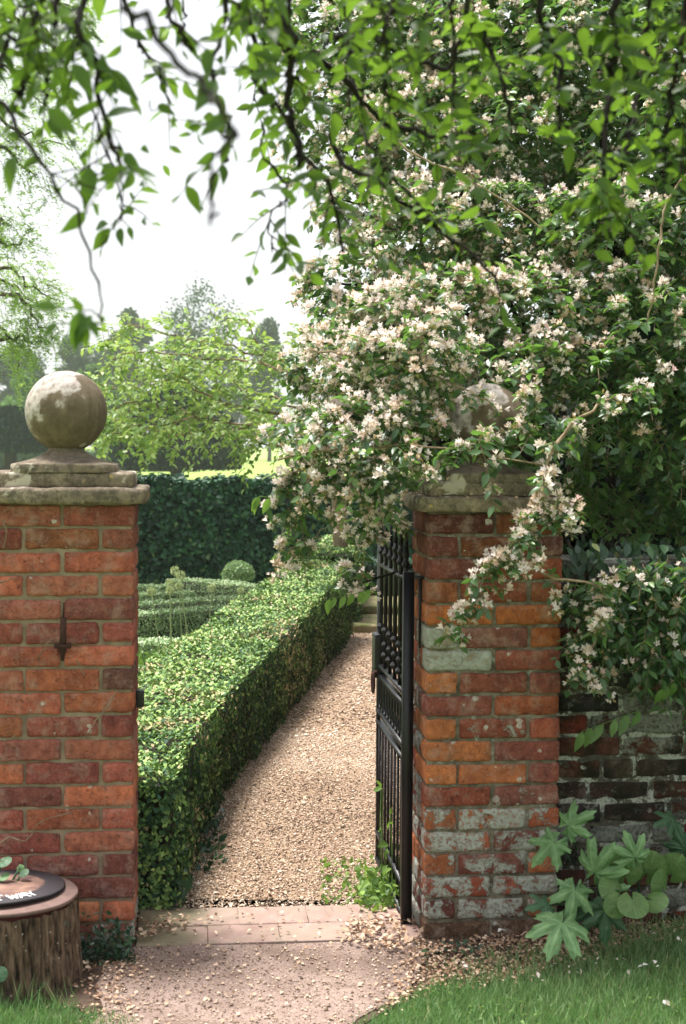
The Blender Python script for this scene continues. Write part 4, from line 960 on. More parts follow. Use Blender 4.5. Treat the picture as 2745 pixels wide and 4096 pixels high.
# ------------------------------------------------------------------ feathery tree at the left
tf0 = np.array([-5.6, 15.2, 0.0])
tft = empty('feathery_tree', tuple(tf0), 'tall pale green feathery tree at the left edge above the stone ball', 'tree')
tmb = MB(); top = np.array([-5.4, 15.2, 6.5]); tube(tmb, smooth_pts([tf0, tf0+np.array([.15, 0, 3]), top], 10), .2, .08, 10, wob=.05)
lm, tm = MB(), MB()
for bi, pl in enumerate([[(-500, 1150), (0, 1170), (90, 1200), (140, 1280), (200, 1330)], [(-500, 900), (-100, 950), (40, 980), (110, 930)], [(-400, 1000), (-50, 1060), (60, 1090), (130, 1150), (230, 1200)], [(-450, 1250), (-50, 1290), (20, 1330), (60, 1420), (70, 1500)],
        [(-500, 500), (-100, 430), (60, 520), (150, 560), (280, 600)], [(-400, 300), (-50, 250), (80, 320), (180, 420)], [(-400, 50), (0, 60), (150, 120), (230, 180)], [(-300, -100), (60, -60), (260, 20), (330, 60)], [(-450, 600), (-60, 560), (40, 620), (110, 680), (150, 700)], [(-400, 850), (-60, 870), (20, 890)], [(-300, 150), (60, 200), (140, 260), (200, 330)], [(-300, 1100), (-40, 1110), (60, 1150), (160, 1230)], [(-300, 1330), (0, 1360), (90, 1340), (120, 1380)]]):
    Y0 = 15.0+(bi % 4-1.5)*.4
    pts = smooth_pts([P(x, y, Y0) for x, y in pl], 14, .02); tube(tmb, pts, .03, .005, 6, wob=.1)
    n = 62; u = (rng.random(n)**.7)*13; i = u.astype(int).clip(0, 12); f = (u-i)[:, None]; pos = pts[i]*(1-f)+pts[i+1]*f + rn(n, .12)
    dd = nrm(nrm(pts[i+1]-pts[i])*.8+rn(n, .6)+np.array([.3, 0, -.1])); L = rng.uniform(.12, .3, n)
    for rep in range(3):
        p2 = pos+dd*(L*rep*.3)[:, None]; d2 = nrm(dd+rn(n, .5))
        sprays(p2, d2, L*.7, rng.uniform(.2, .7, n), 14, .032, lm, tm if rep == 0 else None, protos=DIA2, spread=1.1, rbias=rng.normal(0, .1, n), twr=.003)
tmb.build('trunk_and_branches', M_trunk, tft); lm.build('foliage', M_feather, tft); tm.build('twigs', M_trunk, tft)

# ------------------------------------------------------------------ overhanging tree near the camera
tof = np.array([2.3, 1.5, 0.0])
to = empty('overhanging_tree', tuple(tof), 'near tree whose dark leafy branches hang across the top of the view', 'tree')
mb = MB(); crown = np.array([1.75, 1.9, 3.0])
tube(mb, smooth_pts([tof, tof+np.array([-.1, .1, 1.5]), crown], 12), .16, .11, 14, wob=.05)
LIMBS = []
for e in ((-2.2, 1.7, 3.3), (-1.8, 1.2, 3.2), (-2.2, 2.3, 3.25), (-0.6, 2.9, 3.4), (0.8, 3.3, 3.3), (1.6, 3.6, 3.1)):
    e = np.array(e); lp_ = smooth_pts([crown, (crown+e)/2+np.array([0, 0, .15]), e], 14, .01); LIMBS.append(lp_); tube(mb, lp_, .05, .014, 9, wob=.06)
mb.build('trunk', M_limb, to)
def spot(pts, u): i = min(int(u), len(pts)-2); f = u-i; return pts[i]*(1-f)+pts[i+1]*f, nrm(pts[i+1]-pts[i])
def obranch(pl, Y, r0, r1, ntw, lf=6, lsz=.05, lo=0.0, tl=(.06, .16), bare=0.0, bright=0.0):
    pts = smooth_pts([P(x, y, Y*(1+.012*math.sin(i*1.9+Y*9))) for i, (x, y) in enumerate(pl)], 22, .0035)
    lim = pts[0] + np.array([0, -.1, .45]); full = pts
    if pl[0][1] < 0:
        LA = np.concatenate(LIMBS); nl = LA[np.argmin(np.linalg.norm(LA-lim, axis=1))]
        full = np.concatenate([smooth_pts([nl, (nl+lim)/2+np.array([0, 0, .12]), lim+np.array([0, .05, -.1]), pts[0]], 10, .004)[:-1], pts])
    mb = MB(); tube(mb, full, r0, r1, 7, wob=.22)
    # fruiting spurs
    for k in range(int(ntw*1.2)):
        p, t = spot(pts, random.uniform(0, 21)); d = nrm(rn(1))[0]; tube(mb, [p, p+d*random.uniform(.006, .018)], r1*.9+.0005, r1*.6+.0005, 5)
    if not ntw: mb.build('branch', M_limb, to)
    if ntw:
        lsz *= random.uniform(.75, 1.2)*.84; n = max(3, int(ntw*(.9 if pl[0][0] < 1100 else .72))); u = bare*21 + rng.random(n)*(1-bare)*21; i = u.astype(int).clip(0, 20); f = (u-i)[:, None]; pos = pts[i]*(1-f)+pts[i+1]*f
        t = nrm(pts[i+1]-pts[i]); dd = nrm(t*.6+rn(n, .75)+np.array([0, 0, -.15])); L = rng.uniform(*tl, n)
        lm = MB(); tm = mb
        sprays(pos, dd, L, rng.uniform(.0, .5, n), lf, lsz, lm, tm, protos=LEAF, opp=False, spread=1.0, hang=.28, rlo=lo, rhi=1, rbias=rng.normal(bright, .14, n), upn=.4, twr=.0016)
        b = mb.build('branch', M_limb, to); lm.build('leaves', M_over, b)
K = 1/1.12
OB = [([(339, -150), (339, 0), (295, 116), (384, 259), (402, 384), (446, 571), (482, 679)], 2.1, .007, .003, 17, 5),
      ([(-60, 330), (0, 393), (89, 527), (205, 696), (295, 839), (357, 1018), (402, 1179), (393, 1265)], 2.0, .004, .0014, 0, 0),
      ([(200, -150), (160, 60), (240, 220), (390, 440), (400, 560), (470, 690), (484, 880)], 2.3, .005, .0012, 13, 5),
      ([(60, -150), (40, 60), (20, 180), (0, 290)], 2.2, .006, .004, 9, 5), ([(150, -150), (130, 50), (110, 200), (100, 330), (90, 430)], 2.2, .005, .003, 10, 5),
      ([(250, -100), (220, 80), (200, 250), (180, 420)], 2.4, .005, .003, 12, 6), ([(420, -150), (520, 60), (560, 180), (640, 300), (690, 420)], 2.3, .005, .002, 9, 4),
      ([(527, -150), (527, 0), (571, 80), (643, 179), (759, 268), (804, 357), (875, 429), (946, 536)], 1.35, .0045, .003, 0, 0), ([(946, 536), (875, 607), (840, 759), (839, 902)], 1.35, .0024, .002, 0, 0),
      ([(880, -100), (900, 100), (850, 300), (880, 450), (930, 560), (900, 650)], 2.2, .005, .002, 8, 5), ([(700, -150), (680, 20), (720, 120), (760, 200)], 2.2, .005, .003, 5, 5),
      ([(991, -150), (991, 0), (1009, 161), (1027, 304), (1116, 420), (1161, 500), (1196, 607), (1295, 714), (1339, 848), (1375, 1009)], 2.5, .007, .0025, 16, 6),
      ([(1050, 500), (1071, 640), (1130, 720), (1150, 780), (1080, 870), (1085, 960), (1090, 1010)], 2.6, .003, .0012, 11, 5),
      ([(1152, -150), (1152, 0), (1161, 179), (1152, 357), (1161, 500), (1210, 640)], 2.3, .010, .005, 14, 6), ([(820, -150), (960, 60), (1060, 130), (1150, 210)], 2.4, .005, .003, 8, 6),
      ([(1345, 500), (1345, 625), (1506, 732), (1640, 830), (1774, 920), (1899, 1027), (2006, 1152), (2104, 1250)], 2.8, .006, .002, 20, 6), ([(1250, 200), (1452, 411), (1577, 500), (1720, 536), (1863, 571), (1925, 607)], 2.6, .006, .003, 13, 6),
      ([(1540, -150), (1500, 20), (1430, 110), (1300, 180)], 2.4, .008, .004, 9, 6), ([(1500, 150), (1640, 223), (1790, 268), (1840, 160)], 2.5, .006, .003, 8, 6), ([(2150, -150), (2166, 54), (2220, 179), (2238, 250), (2247, 402), (2240, 520)], 2.5, .007, .003, 13, 6),
      ([(2461, -150), (2461, 0), (2461, 223), (2434, 357), (2416, 625), (2407, 800)], 2.4, .009, .004, 26, 7), ([(2640, -150), (2600, 100), (2560, 350), (2500, 600), (2450, 760)], 2.6, .007, .003, 24, 7), ([(2760, -100), (2720, 200), (2680, 420), (2660, 640)], 2.5, .007, .003, 22, 7),
      ([(1850, -150), (1880, 50), (1960, 200), (2020, 380), (2040, 500)], 2.6, .007, .003, 13, 6), ([(1380, -100), (1400, 200), (1440, 420), (1500, 640), (1620, 760), (1700, 900)], 2.7, .006, .002, 15, 6)]
for pl, Y, r0, r1, ntw, lf in OB: obranch(pl, Y, r0*1.0, r1, ntw, lf, tl=(.05, .13), bright=random.uniform(-.05, .08))
for k in range(6):
    x0 = random.uniform(1050, 2850); y1 = random.uniform(150, 520) if x0 < 2200 else random.uniform(300, 720); dx = random.uniform(-120, 160)
    obranch([(x0, -180), (x0+dx*.3, 0), (x0+dx*.7, y1*.5), (x0+dx, y1)], random.uniform(2.1, 3.1), .005, .002, random.randint(9, 15), 6, bright=random.uniform(-.1, .15))
for k in range(3):
    x0 = random.uniform(0, 480); y1 = random.uniform(60, 260); obranch([(x0, -180), (x0+20, 0), (x0+10, y1*.5), (x0-30, y1)], random.uniform(2.0, 2.7), .005, .002, 9, 6)
for k in range(4):
    x0 = random.uniform(600, 1100); y1 = random.uniform(-20, 110); obranch([(x0, -220), (x0+20, -100), (x0+40, y1)], random.uniform(2.0, 2.7), .005, .002, 7, 5)
# single large leaves placed where they hang
lm = MB(); tm = MB()
LV = [(330, 1245, 290, 1190, 0, 1, 2.0), (335, 1290, 300, 1395, 0, 1, 2.0), (345, 1290, 335, 1400, 0, 1, 2.01), (360, 1280, 395, 1345, 0, 1, 2.0), (300, 1210, 250, 60, -100, 110, 2.0), (320, 1240, 300, 1390, 0, 130, 2.0), (340, 1250, 275, 1385, 0, 150, 2.0), (370, 1260, 310, 1330, 0, 110, 2.0), (395, 1265, 430, 1300, 0, 60, 2.0), (230, 1290, 170, 1345, 0, 95, 2.0), (235, 1235, 125, 1228, 0, 110, 2.0),
      (60, 620, 10, 750, 0, 150, 1.9), (360, 670, 350, 800, 0, 130, 2.1), (435, 895, 360, 910, 0, 70, 2.3), (440, 910, 375, 1000, 0, 70, 2.3), (480, 910, 480, 975, 0, 70, 2.3), (515, 905, 530, 955, 0, 50, 2.3), (630, 420, 690, 450, 0, 60, 2.3), (560, 600, 625, 590, 0, 80, 2.1), (190, 430, 310, 540, 0, 150, 2.0), (200, 460, 250, 560, 0, 100, 2.2), (650, 660, 690, 710, 0, 60, 2.5),
      (870, 320, 780, 440, 0, 150, 2.0), (930, 460, 790, 540, 0, 150, 2.0), (920, 560, 880, 655, 0, 110, 2.0), (830, 190, 825, 320, 0, 110, 2.1), (1120, 760, 1200, 800, 0, 60, 2.3), (1190, 620, 1160, 650, 0, 60, 2.3)]
for row in LV:
    if len(row) != 7: continue
    x0, y0, x1, y1, _, ln, Y = row
    if y1 <= 100 and y0 > 1000: continue
    a = P(x0, y0, Y); b = P(x1, y1, Y+random.uniform(-.03, .03)); L = np.linalg.norm(b-a)
    scat_multi(lm, LEAF, a[None], frames((b-a)[None], np.array([[random.uniform(-.3, .3), -1, random.uniform(-.1, .4)]])), np.array([L]), np.array([random.uniform(.2, .8)]))
for a, b in (((393, 1265), (330, 1245)), ((330, 1245), (300, 1205)), ((393, 1265), (395, 1300)), ((330, 1245), (230, 1240)), ((393, 1290), (340, 1300)), ((340, 1300), (235, 1290)), ((484, 870), (440, 900)), ((484, 870), (515, 905)), ((205, 696), (360, 670)), ((295, 720), (405, 760)), ((482, 679), (484, 880)), ((89, 527), (0, 600)), ((89, 560), (60, 620)), ((205, 696), (300, 740)), ((300, 740), (350, 860)), ((860, 330), (870, 429)), ((930, 460), (946, 536)), ((920, 560), (946, 536)), ((600, 400), (640, 430))):
    tm = MB(); tube(tm, smooth_pts([P(*a, 2.0), (P(*a, 2.0)+P(*b, 2.02))/2+rn(1, .004)[0], P(*b, 2.0)], 5), .0014, .001, 5); tm.build('thin_twig', M_limb, to)
lm.build('leaves', M_over, to)

# ------------------------------------------------------------------ distant trees and yews
def blobtree(name, x, ytop, ybase, wpx, Y, mat, label, n, lsz, group, dens=1.0, nb=14, trunk=.25, flat=1.0, cb=.25, lo=0.5):
    top = P(x, ytop, Y); Hh = top[2]; base = np.array([top[0], Y, 0.0]); W = wpx/F*Y
    t = empty(name, tuple(base), label, 'tree', group)
    mb = MB(); cz = Hh*cb
    C = []
    for k in range(nb):
        a = random.uniform(0, 2*math.pi); rr = math.sqrt(random.random())*W*.34; zz = random.uniform(cz, Hh*.86); sh = 1-abs((zz-cz)/(Hh-cz)-.45)*.9
        C.append((np.array([base[0]+math.cos(a)*rr*sh, Y+math.sin(a)*rr*sh, zz]), W*random.uniform(.14, .24)))
    C.append((np.array([base[0], Y, Hh-W*.15]), W*.15))
    per = n//len(C)
    for c, r in C:
        d = nrm(rn(per)); pos = c+d*np.array([1, 1, flat])*(r*rng.uniform(lo, 1.05, per)**.6)[:, None]
        pos += np.stack([vnoise(pos, .9/r, 3), vnoise(pos, .9/r, 4), vnoise(pos, .9/r, 5)], -1)*r*.25
        scat_multi(mb, DIA2, pos, frames(rn(per), nrm(d+rn(per, .5))), lsz*rng.uniform(.6, 1.3, per), np.clip(rng.random(per)*.8+.2*vnoise(pos, .6/r, 8), 0, 1))
    mb.build('crown', mat, t)
    mb = MB(); tube(mb, smooth_pts([base, base+np.array([.1, 0, Hh*.3]), base+np.array([0, 0, Hh*.75])], 8), trunk, trunk*.3, 8, wob=.05)
    for c, r in C[:9]: tube(mb, smooth_pts([base+np.array([0, 0, Hh*.3]), (base+c)/2+np.array([0, 0, Hh*.25]), c+nrm(rn(1))[0]*r*.6], 6), trunk*.3, trunk*.06, 5)
    mb.build('trunk', M_trunk, t); return t
gt = 'trees on the far side of the meadow'
blobtree('distant_tree', 70, 1385, 0, 330, 150, M_dist, 'bluish distant tree behind the feathery branches at the left edge', 9000, .55, gt)
blobtree('distant_tree', 290, 1330, 0, 300, 160, M_dist, 'bluish distant tree with sky showing through, above the left stone ball', 8000, .5, gt, lo=.2)
blobtree('distant_tree', 520, 1235, 0, 260, 175, M_dist, 'rounded bluish distant tree left of the tall sparse one', 8000, .55, gt)
blobtree('sparse_tree', 800, 1095, 0, 430, 140, M_dist, 'tall thin-leaved tree with the sky showing through its crown', 3600, .32, gt, nb=24, lo=.1, cb=.5)
blobtree('distant_tree', 1080, 1275, 0, 260, 165, M_dist, 'bluish distant tree right of the tall sparse one, next to the blossom', 7000, .5, gt)
blobtree('distant_tree', 700, 1340, 0, 360, 190, M_dist, 'low bluish distant tree below the tall sparse one', 8000, .55, gt)
blobtree('distant_tree', 900, 1370, 0, 360, 180, M_dist, 'wide low distant tree behind the upper leaves of the light green tree', 8000, .55, gt)
blobtree('distant_tree', 420, 1400, 0, 330, 185, M_dist, 'low distant tree between the stone ball and the light green tree', 8000, .55, gt)
blobtree('round_tree', 90, 1500, 0, 270, 95, M_distlight, 'lighter green round tree just left of the stone ball', 9000, .35, None, cb=.15)
blobtree('round_tree', 380, 1460, 0, 230, 105, M_distlight, 'lighter green round tree just right of the stone ball', 8000, .35, None, cb=.15)
def domeyew(x, ytop, ybot, ytr, wpx, Y, label):
    top = P(x, ytop, Y); bot = P(x, ybot, Y)[2]; base = np.array([top[0], Y, 0.]); W = wpx/F*Y/2
    t = empty('clipped_yew', tuple(base), label, 'tree', 'mushroom shaped yews on the meadow')
    n = 26000; d = nrm(rn(n)); d[:, 2] = np.abs(d[:, 2]); c = np.array([base[0], Y, bot])
    rr = rng.uniform(.93, 1.02, n); un = rng.random(n) < .25
    pos = c + d*np.array([W, W, top[2]-bot])*rr[:, None]
    pos[un, 2] = bot + rng.random(un.sum())*.1; q = np.sqrt(rng.random(un.sum())); a = rng.random(un.sum())*2*math.pi; pos[un, 0] = c[0]+np.cos(a)*q*W; pos[un, 1] = c[1]+np.sin(a)*q*W
    pos += vnoise(pos, .9, 2)[:, None]*d*.22
    mb = MB(); scat_multi(mb, DIA2, pos, frames(rn(n)+d, d+rn(n, .5)), .2*rng.uniform(.6, 1.3, n), rng.random(n)); mb.build('crown', M_domeyew, t)
    mb = MB(); tube(mb, [base, base+np.array([.03, 0, bot*.5]), base+np.array([0, 0, bot+1])], .36, .3, 10, wob=.08); mb.build('trunk', M_twig, t)
domeyew(708, 1560, 1868, 1930, 500, 68, 'mushroom shaped dark yew on the meadow behind the light green tree')
domeyew(40, 1640, 1800, 1850, 330, 75, 'mushroom shaped dark yew at the left edge behind the stone ball')
# haze of the far meadow hedge at left
hedge('far_hedge', [(-34, 92), (-10, 95)], 1.2, 1.0, 9000, .3, M_dist, 'low distant hedge across the meadow at the left edge', 'hedge', bump=.2, bfreq=.8)

# ------------------------------------------------------------------ small plants
def lobed(name, parent, c, tipdir, nrmdir, size, mat, lobes=5, round_=False):
    """palmate leaf: a fan with pointed lobes"""
    V = [(0, 0, 0)]; A = 111
    rings = tuple((k+1)/9 for k in range(9))
    LBV = (0, 48, -48, 96, -96, 140, -140) if lobes == 7 else (0, 55, -55, 112, -112)
    if round_: LBV = (0, 35, -35, 70, -70, 110, -110)
    for rr in rings:
        for k in range(A):
            a = math.radians(-165 + 330*k/(A-1))
            if round_: r = .5*(1.0+.28*math.cos(a)); 
            else:
                if lobes == 7: LB = ((0, 1.0), (48, .9), (-48, .9), (96, .72), (-96, .72), (140, .5), (-140, .5))
                else: LB = ((0, 1.0), (55, .85), (-55, .85), (112, .62), (-112, .62))
                r = .47
                for la_, ll_ in LB:
                    dd_ = abs(a-math.radians(la_)); r = max(r, ll_*math.exp(-(dd_/.47)**1.8))
                r = r*.86 + .13*(2*abs((a*4.4+.15) % 1.0-.5))**1.3 * (1 if r > .5 else .35)
            r = r*rr
            if rr < 1 and not round_: r = min(r, r)*1.0
            x = math.sin(a)*r; y = math.cos(a)*r
            z = -.3*r*r + .01*math.sin(a*5)*rr if round_ else -.5*(r**2) + .06*math.cos(a*6.5)*rr + .03*math.sin(a*13+rr*7)*rr
            V.append((x, y, z))
    Fa = [(0, 1+k, 2+k) for k in range(A-1)]
    for i in range(8): Fa += [(1+i*A+k, 1+(i+1)*A+k, 2+(i+1)*A+k, 2+i*A+k) for k in range(A-1)]
    R = frames(np.array([tipdir], float), np.array([nrmdir], float))[0]
    RV = []
    for i in range(9):
        for k in range(A-1):
            an = -165+330*(k+.5)/(A-1); dv = min(abs(an-q) for q in LBV); rr_ = (i+.5)/9
            v = 1.0 if dv < 1.8 or (dv < 3.4 and rr_ < .3) else (.6 if ((rr_*7+dv*.12) % 1.0) < .16 and rr_ > .2 else random.uniform(0, .25))
            RV.append(v)
    keep_ = [True]*len(RV)
    V = np.array(V)*size*(.85 if round_ else .74); V = V @ R.T + c
    mb = MB(); mb.add(V, Fa); mb.R[-1] = np.array(RV); return mb.build(name, mat, parent, True)
def lobed_plant(base, leaves, label, group):
    t = empty('lobed_plant', tuple(base), label, 'plant', group)
    for (x, y, Y, tip, nd, s, mat, lb, rd) in leaves:
        c = P(x, y, Y)
        mb = MB(); m = (base+c)/2; m[2] = c[2]*.6; m[:2] = base[:2]*.6+c[:2]*.4
        tube(mb, smooth_pts([base, m, c], 8), .005, .0035, 6, rnd=.6); mb.build('stalk', M_lobedd, t)
        jt = lambda v, k: tuple(q+random.uniform(-k, k) for q in v)
        lobed('leaf', t, c, jt(tip, .2), jt(nd, .22), s*random.uniform(.85, 1.08), mat, lb, rd)
    return t
bA = G(2330, 3640); bB = G(2400, 3700); bC = G(2560, 3690); bD = G(2480, 3660); bE = G(2650, 3600)
gp_ = 'broad-leaved plants at the foot of the wall'
lobed_plant(bA, [(2275, 3300, 4.62, (.5, -.2, .5), (-.1, -.9, .5), .155, M_lobed, 5, False), (2215, 3370, 4.60, (-.8, -.3, -.5), (-.1, -.8, .6), .165, M_lobed, 5, False)], 'plant with two pale lobed leaves highest against the right pillar', gp_)
lobed_plant(bB, [(2380, 3490, 4.55, (.3, -.2, .3), (0, -.8, .7), .165, M_lobed, 7, False), (2300, 3560, 4.50, (-.1, -.6, -.6), (0, -.8, .6), .15, M_lobed, 5, False), (2250, 3690, 4.40, (-.2, -.7, -.4), (0, -.6, .8), .185, M_lobed, 7, False), (2425, 3640, 4.5, (.2, -.4, -.8), (0, -.9, .3), .15, M_lobedd, 5, False), (2440, 3560, 4.53, (.6, -.3, .1), (0, -.8, .5), .11, M_lobed, 5, False), (2190, 3620, 4.48, (-.8, -.4, .1), (0, -.7, .6), .1, M_lobedd, 5, False), (2360, 3650, 4.52, (-.3, -.4, -.7), (.2, -.9, .3), .12, M_lobedd, 5, False)], 'plant with big pale lobed leaves nearest the grass in front of the pillar', gp_)
lobed_plant(bC, [(2540, 3430, 4.5, (-.2, -.2, .6), (0, -.8, .6), .14, M_lobed, 7, False)], 'plant with one lobed leaf on a tall dark stalk before the dark wall', gp_)
lobed_plant(bD, [(2500, 3500, 4.55, (-.1, -.2, .9), (-.1, -.9, .3), .13, M_round, 5, True), (2590, 3490, 4.58, (.2, -.1, .9), (.1, -.9, .3), .13, M_round, 5, True), (2460, 3560, 4.5, (-.5, -.4, .3), (0, -.8, .6), .11, M_round, 5, True), (2530, 3600, 4.45, (.1, -.4, -.3), (0, -.9, .5), .11, M_round, 5, True), (2470, 3610, 4.46, (-.2, -.4, -.5), (.1, -.9, .5), .09, M_round, 5, True), (2610, 3600, 4.48, (.4, -.4, -.1), (0, -.7, .7), .1, M_round, 5, True)], 'clump of rounded green leaves between the tall stalk and the lobed leaves', gp_)
lobed_plant(bE, [(2690, 3490, 4.6, (.3, -.1, .8), (0, -.9, .4), .14, M_round, 5, True), (2650, 3550, 4.56, (-.1, -.3, .3), (0, -.8, .6), .12, M_round, 5, True), (2740, 3400, 4.7, (.3, -.3, .6), (0, -.9, .4), .16, M_lobedd, 5, False), (2690, 3280, 4.74, (-.5, -.3, .2), (0, -.8, .6), .12, M_lobedd, 5, False)], 'dark broad-leaved plant at the right edge against the wall', gp_)
bF = P(-60, 3470, 4.42); bF[2] = 0
lobed_plant(bF, [(10, 3445, 4.42, (.9, -.2, .15), (0, -.35, .95), .06, M_lobedd, 3, True), (80, 3470, 4.44, (.4, -.3, -.5), (.1, -.8, .6), .032, M_lobed, 3, True), (90, 3492, 4.42, (.8, -.2, .3), (-.2, -.4, .9), .045, M_lobedd, 3, True), (10, 3505, 4.40, (.6, -.2, 0), (0, -.4, .9), .04, M_lobed, 3, True), (-30, 3940, 4.1, (.7, -.3, .2), (0, -.7, .7), .05, M_lobedd, 3, True), (-5, 3890, 4.1, (.5, -.3, -.5), (0, -.8, .6), .06, M_lobedd, 3, True)], 'small green leaves poking out behind the round sign at the left edge', None)

def clump(name, pxs, Yr, n, zr, lsz, mat, label, cat, protos=LEAF3, kind=None, stem=True, up=.4):
    pos = []
    while len(pos) < n:
        x = random.uniform(pxs[0], pxs[1]); Y = random.uniform(*Yr); p = P(x, 3000, Y); p[2] = random.random()**1.4*random.uniform(*zr); pos.append(p)
    pos = np.array(pos); mb = MB(); c = pos.mean(0); t = empty(name, (c[0], c[1], 0), label, cat)
    scat_multi(mb, protos, pos, frames(rn(n, .8)+np.array([0, -.3, up]), rn(n, .5)+np.array([0, -.5, .8])), lsz*rng.uniform(.5, 1.3, n), rng.random(n)*.95); mb.build('leaves', mat, t)
    mb = MB()
    for k in range(14):
        p = pos[k*7 % n].copy(); q = p.copy(); q[2] = 0; q[:2] += rng.normal(0, .01, 2); tube(mb, [q, (p+q)/2+rn(1, .004)[0], p], .0018, .001, 4)
    mb.build('stems', mat, t)
clump('ivy', (560, 745), (4.98, 5.35), 420, (.02, .3), .042, M_ivy, 'dark ivy trailing at the foot of the hedge beside the threshold', 'ivy')
clump('ivy', (700, 900), (5.4, 6.4), 260, (.01, .12), .038, M_ivy, 'low ivy edging the gravel path further along the hedge', 'ivy')
clump('small_fern', (330, 530), (4.44, 4.54), 520, (.02, .17), .022, M_ivy, 'small dark fern tuft at the foot of the left pillar, right of the stump', 'fern')
clump('weeds', (1440, 1600), (4.95, 5.35), 420, (.02, .11), .034, M_weed, 'bright green weeds growing under the open iron gate', 'weeds')
clump('creeping_weeds', (1290, 1560), (5.0, 5.6), 420, (.0, .035), .026, M_weed, 'flat green creeping weeds on the gravel left of the gate', 'weeds')
clump('tall_weed', (1525, 1600), (5.1, 5.3), 34, (.1, .45), .045, M_weed, 'tall thin weed climbing through the lower bars of the gate', 'weed')
clump('seedlings', (1690, 1960), (4.5, 4.62), 60, (.0, .05), .025, M_ivy, 'tiny seedlings at the foot of the right pillar', 'seedlings')

# ------------------------------------------------------------------ grass, chips, litter, petals
def inpoly(x, y, poly):
    poly = np.array([(p[0], p[1]) for p in poly]); ins = np.zeros(len(x), bool); j = len(poly)-1
    for i in range(len(poly)):
        xi, yi = poly[i]; xj, yj = poly[j]
        c = ((yi > y) != (yj > y)) & (x < (xj-xi)*(y-yi)/(yj-yi+1e-12)+xi); ins ^= c; j = i
    return ins
def rand_in(poly, n, jit=0.0):
    poly = np.array([(p[0], p[1]) for p in poly]); lo = poly.min(0); hi = poly.max(0); out = np.zeros((0, 2))
    while len(out) < n:
        q = rng.random((n*2, 2))*(hi-lo)+lo; q = q[inpoly(q[:, 0]+rng.normal(0, jit+1e-9, len(q)), q[:, 1]+rng.normal(0, jit+1e-9, len(q)), poly)]; out = np.concatenate([out, q])
    return out[:n]
def grass(poly, n, h, jit=.02):
    q = rand_in(poly, n, jit); pos = np.concatenate([q, np.zeros((n, 1))], 1)
    hh = h*rng.uniform(.5, 1.25, n)*(1+.35*vnoise(pos, 3.5, 2)); lean = rn(n, .35); lean[:, 2] = 1
    V = np.array([(-.5, 0, 0), (.5, 0, 0), (.38, .5, .02), (-.38, .5, .02), (0, 1, .16)])
    mb = MB(); R = frames(lean, rn(n)*np.array([1, 1, .1])+np.array([0, -.3, 0])); s = np.stack([rng.uniform(.0022, .004, n), hh, hh], 1)
    r = np.clip(.5*rng.random(n)+.35+.28*vnoise(pos, 2.2, 5), 0, .9); r = np.where(rng.random(n) < .09, rng.uniform(.93, 1, n), r)
    W = np.einsum('mij,mvj->mvi', R, V[None]*s[:, None, :]) + pos[:, None, :]
    o = (np.arange(n)*5)[:, None, None]; Wf = W.reshape(-1, 3)
    mb.addn(Wf, (np.array([(0, 1, 2, 3)])[None]+o).reshape(-1, 4), r)
    mb.addn(Wf.copy(), (np.array([(3, 2, 4)])[None]+o).reshape(-1, 3), r)
    return mb
gr_poly = [(p[0], p[1]) for p in lawnedge] + [(2.4, 3.2), (.25, 3.2)]
tag(grass(gr_poly, 62000, .042).build('grass', M_grass), 'short green lawn grass in the lower right corner', 'grass', None, 'stuff')
gl_poly = [(p[0], p[1]) for p in leftedge] + [(-.5, 3.5), (-1.8, 3.5)]
tag(grass(gl_poly, 14000, .036).build('grass', M_grass), 'green and straw grass tufts below the log stump', 'grass', None, 'stuff')
mb = MB(); q = rand_in(gr_poly, 2600); q = q[vnoise(np.concatenate([q, np.zeros((len(q), 1))], 1), 4.5, 6) > .1]; n = len(q); pos = np.concatenate([q, rng.uniform(.012, .034, (n, 1))], 1)
scat_multi(mb, DIA2, pos, frames(rn(n)*np.array([1, 1, .25]), rn(n, .35)+np.array([0, 0, 1])), .016*rng.uniform(.6, 1.4, n), rng.random(n)*.6); mb2_ = mb
tag(mb.build('clover', M_weed), 'small clover leaves mixed into the lawn in the lower right corner', 'clover', None, 'stuff')
tuft = [(sc_c[0]-.3, sc_c[1]-.27), (sc_c[0]+.3, sc_c[1]-.27), (sc_c[0]+.2, sc_c[1]-.19), (sc_c[0]-.3, sc_c[1]-.22)]
mbt = grass(tuft, 110, .1); tag(mbt.build('long_grass', M_grass), 'long thin grass blades standing against the log bark', 'grass', None, 'stuff')
edge_poly = [G(*p)[:2] for p in ((1700, 3890), (2000, 3840), (2300, 3760), (2600, 3700), (2745, 3650), (2745, 3760), (2300, 3900), (1900, 3950))]
tag(grass(edge_poly, 1000, .06).build('sparse_grass', M_grass), 'sparse grass growing through the leaf litter under the lobed leaves', 'grass', None, 'stuff')
OCT = []
for k in range(4):
    v = np.array([(1, 0, 0), (0, 1, 0), (-1, 0, 0), (0, -1, 0), (0, 0, 1), (0, 0, -1)], float)*rng.uniform(.6, 1.1, (6, 1)); v += rng.normal(0, .15, (6, 3))
    OCT.append((v*.5, np.array([(0, 1, 4), (1, 2, 4), (2, 3, 4), (3, 0, 4), (1, 0, 5), (2, 1, 5), (3, 2, 5), (0, 3, 5)])))
def chips(mb, q, size, flat, z=.010, protos=OCT, lo=0, hi=1, pw=1.0):
    n = len(q); pos = np.concatenate([q, np.full((n, 1), z)+rng.random((n, 1))*.004], 1)
    R = frames(rn(n)*np.array([1, 1, .25]), rn(n, .22)+np.array([0, 0, 1])); s = size*rng.lognormal(0, .35, n); S = np.stack([s, s*rng.uniform(.6, 1.1, n), s*flat], 1)
    scat_multi(mb, protos, pos, R, S, np.clip(lo+(hi-lo)*rng.random(n)**pw + .22*vnoise(pos, 1.6, 4) + .12*vnoise(pos, 6, 5), 0, 1))
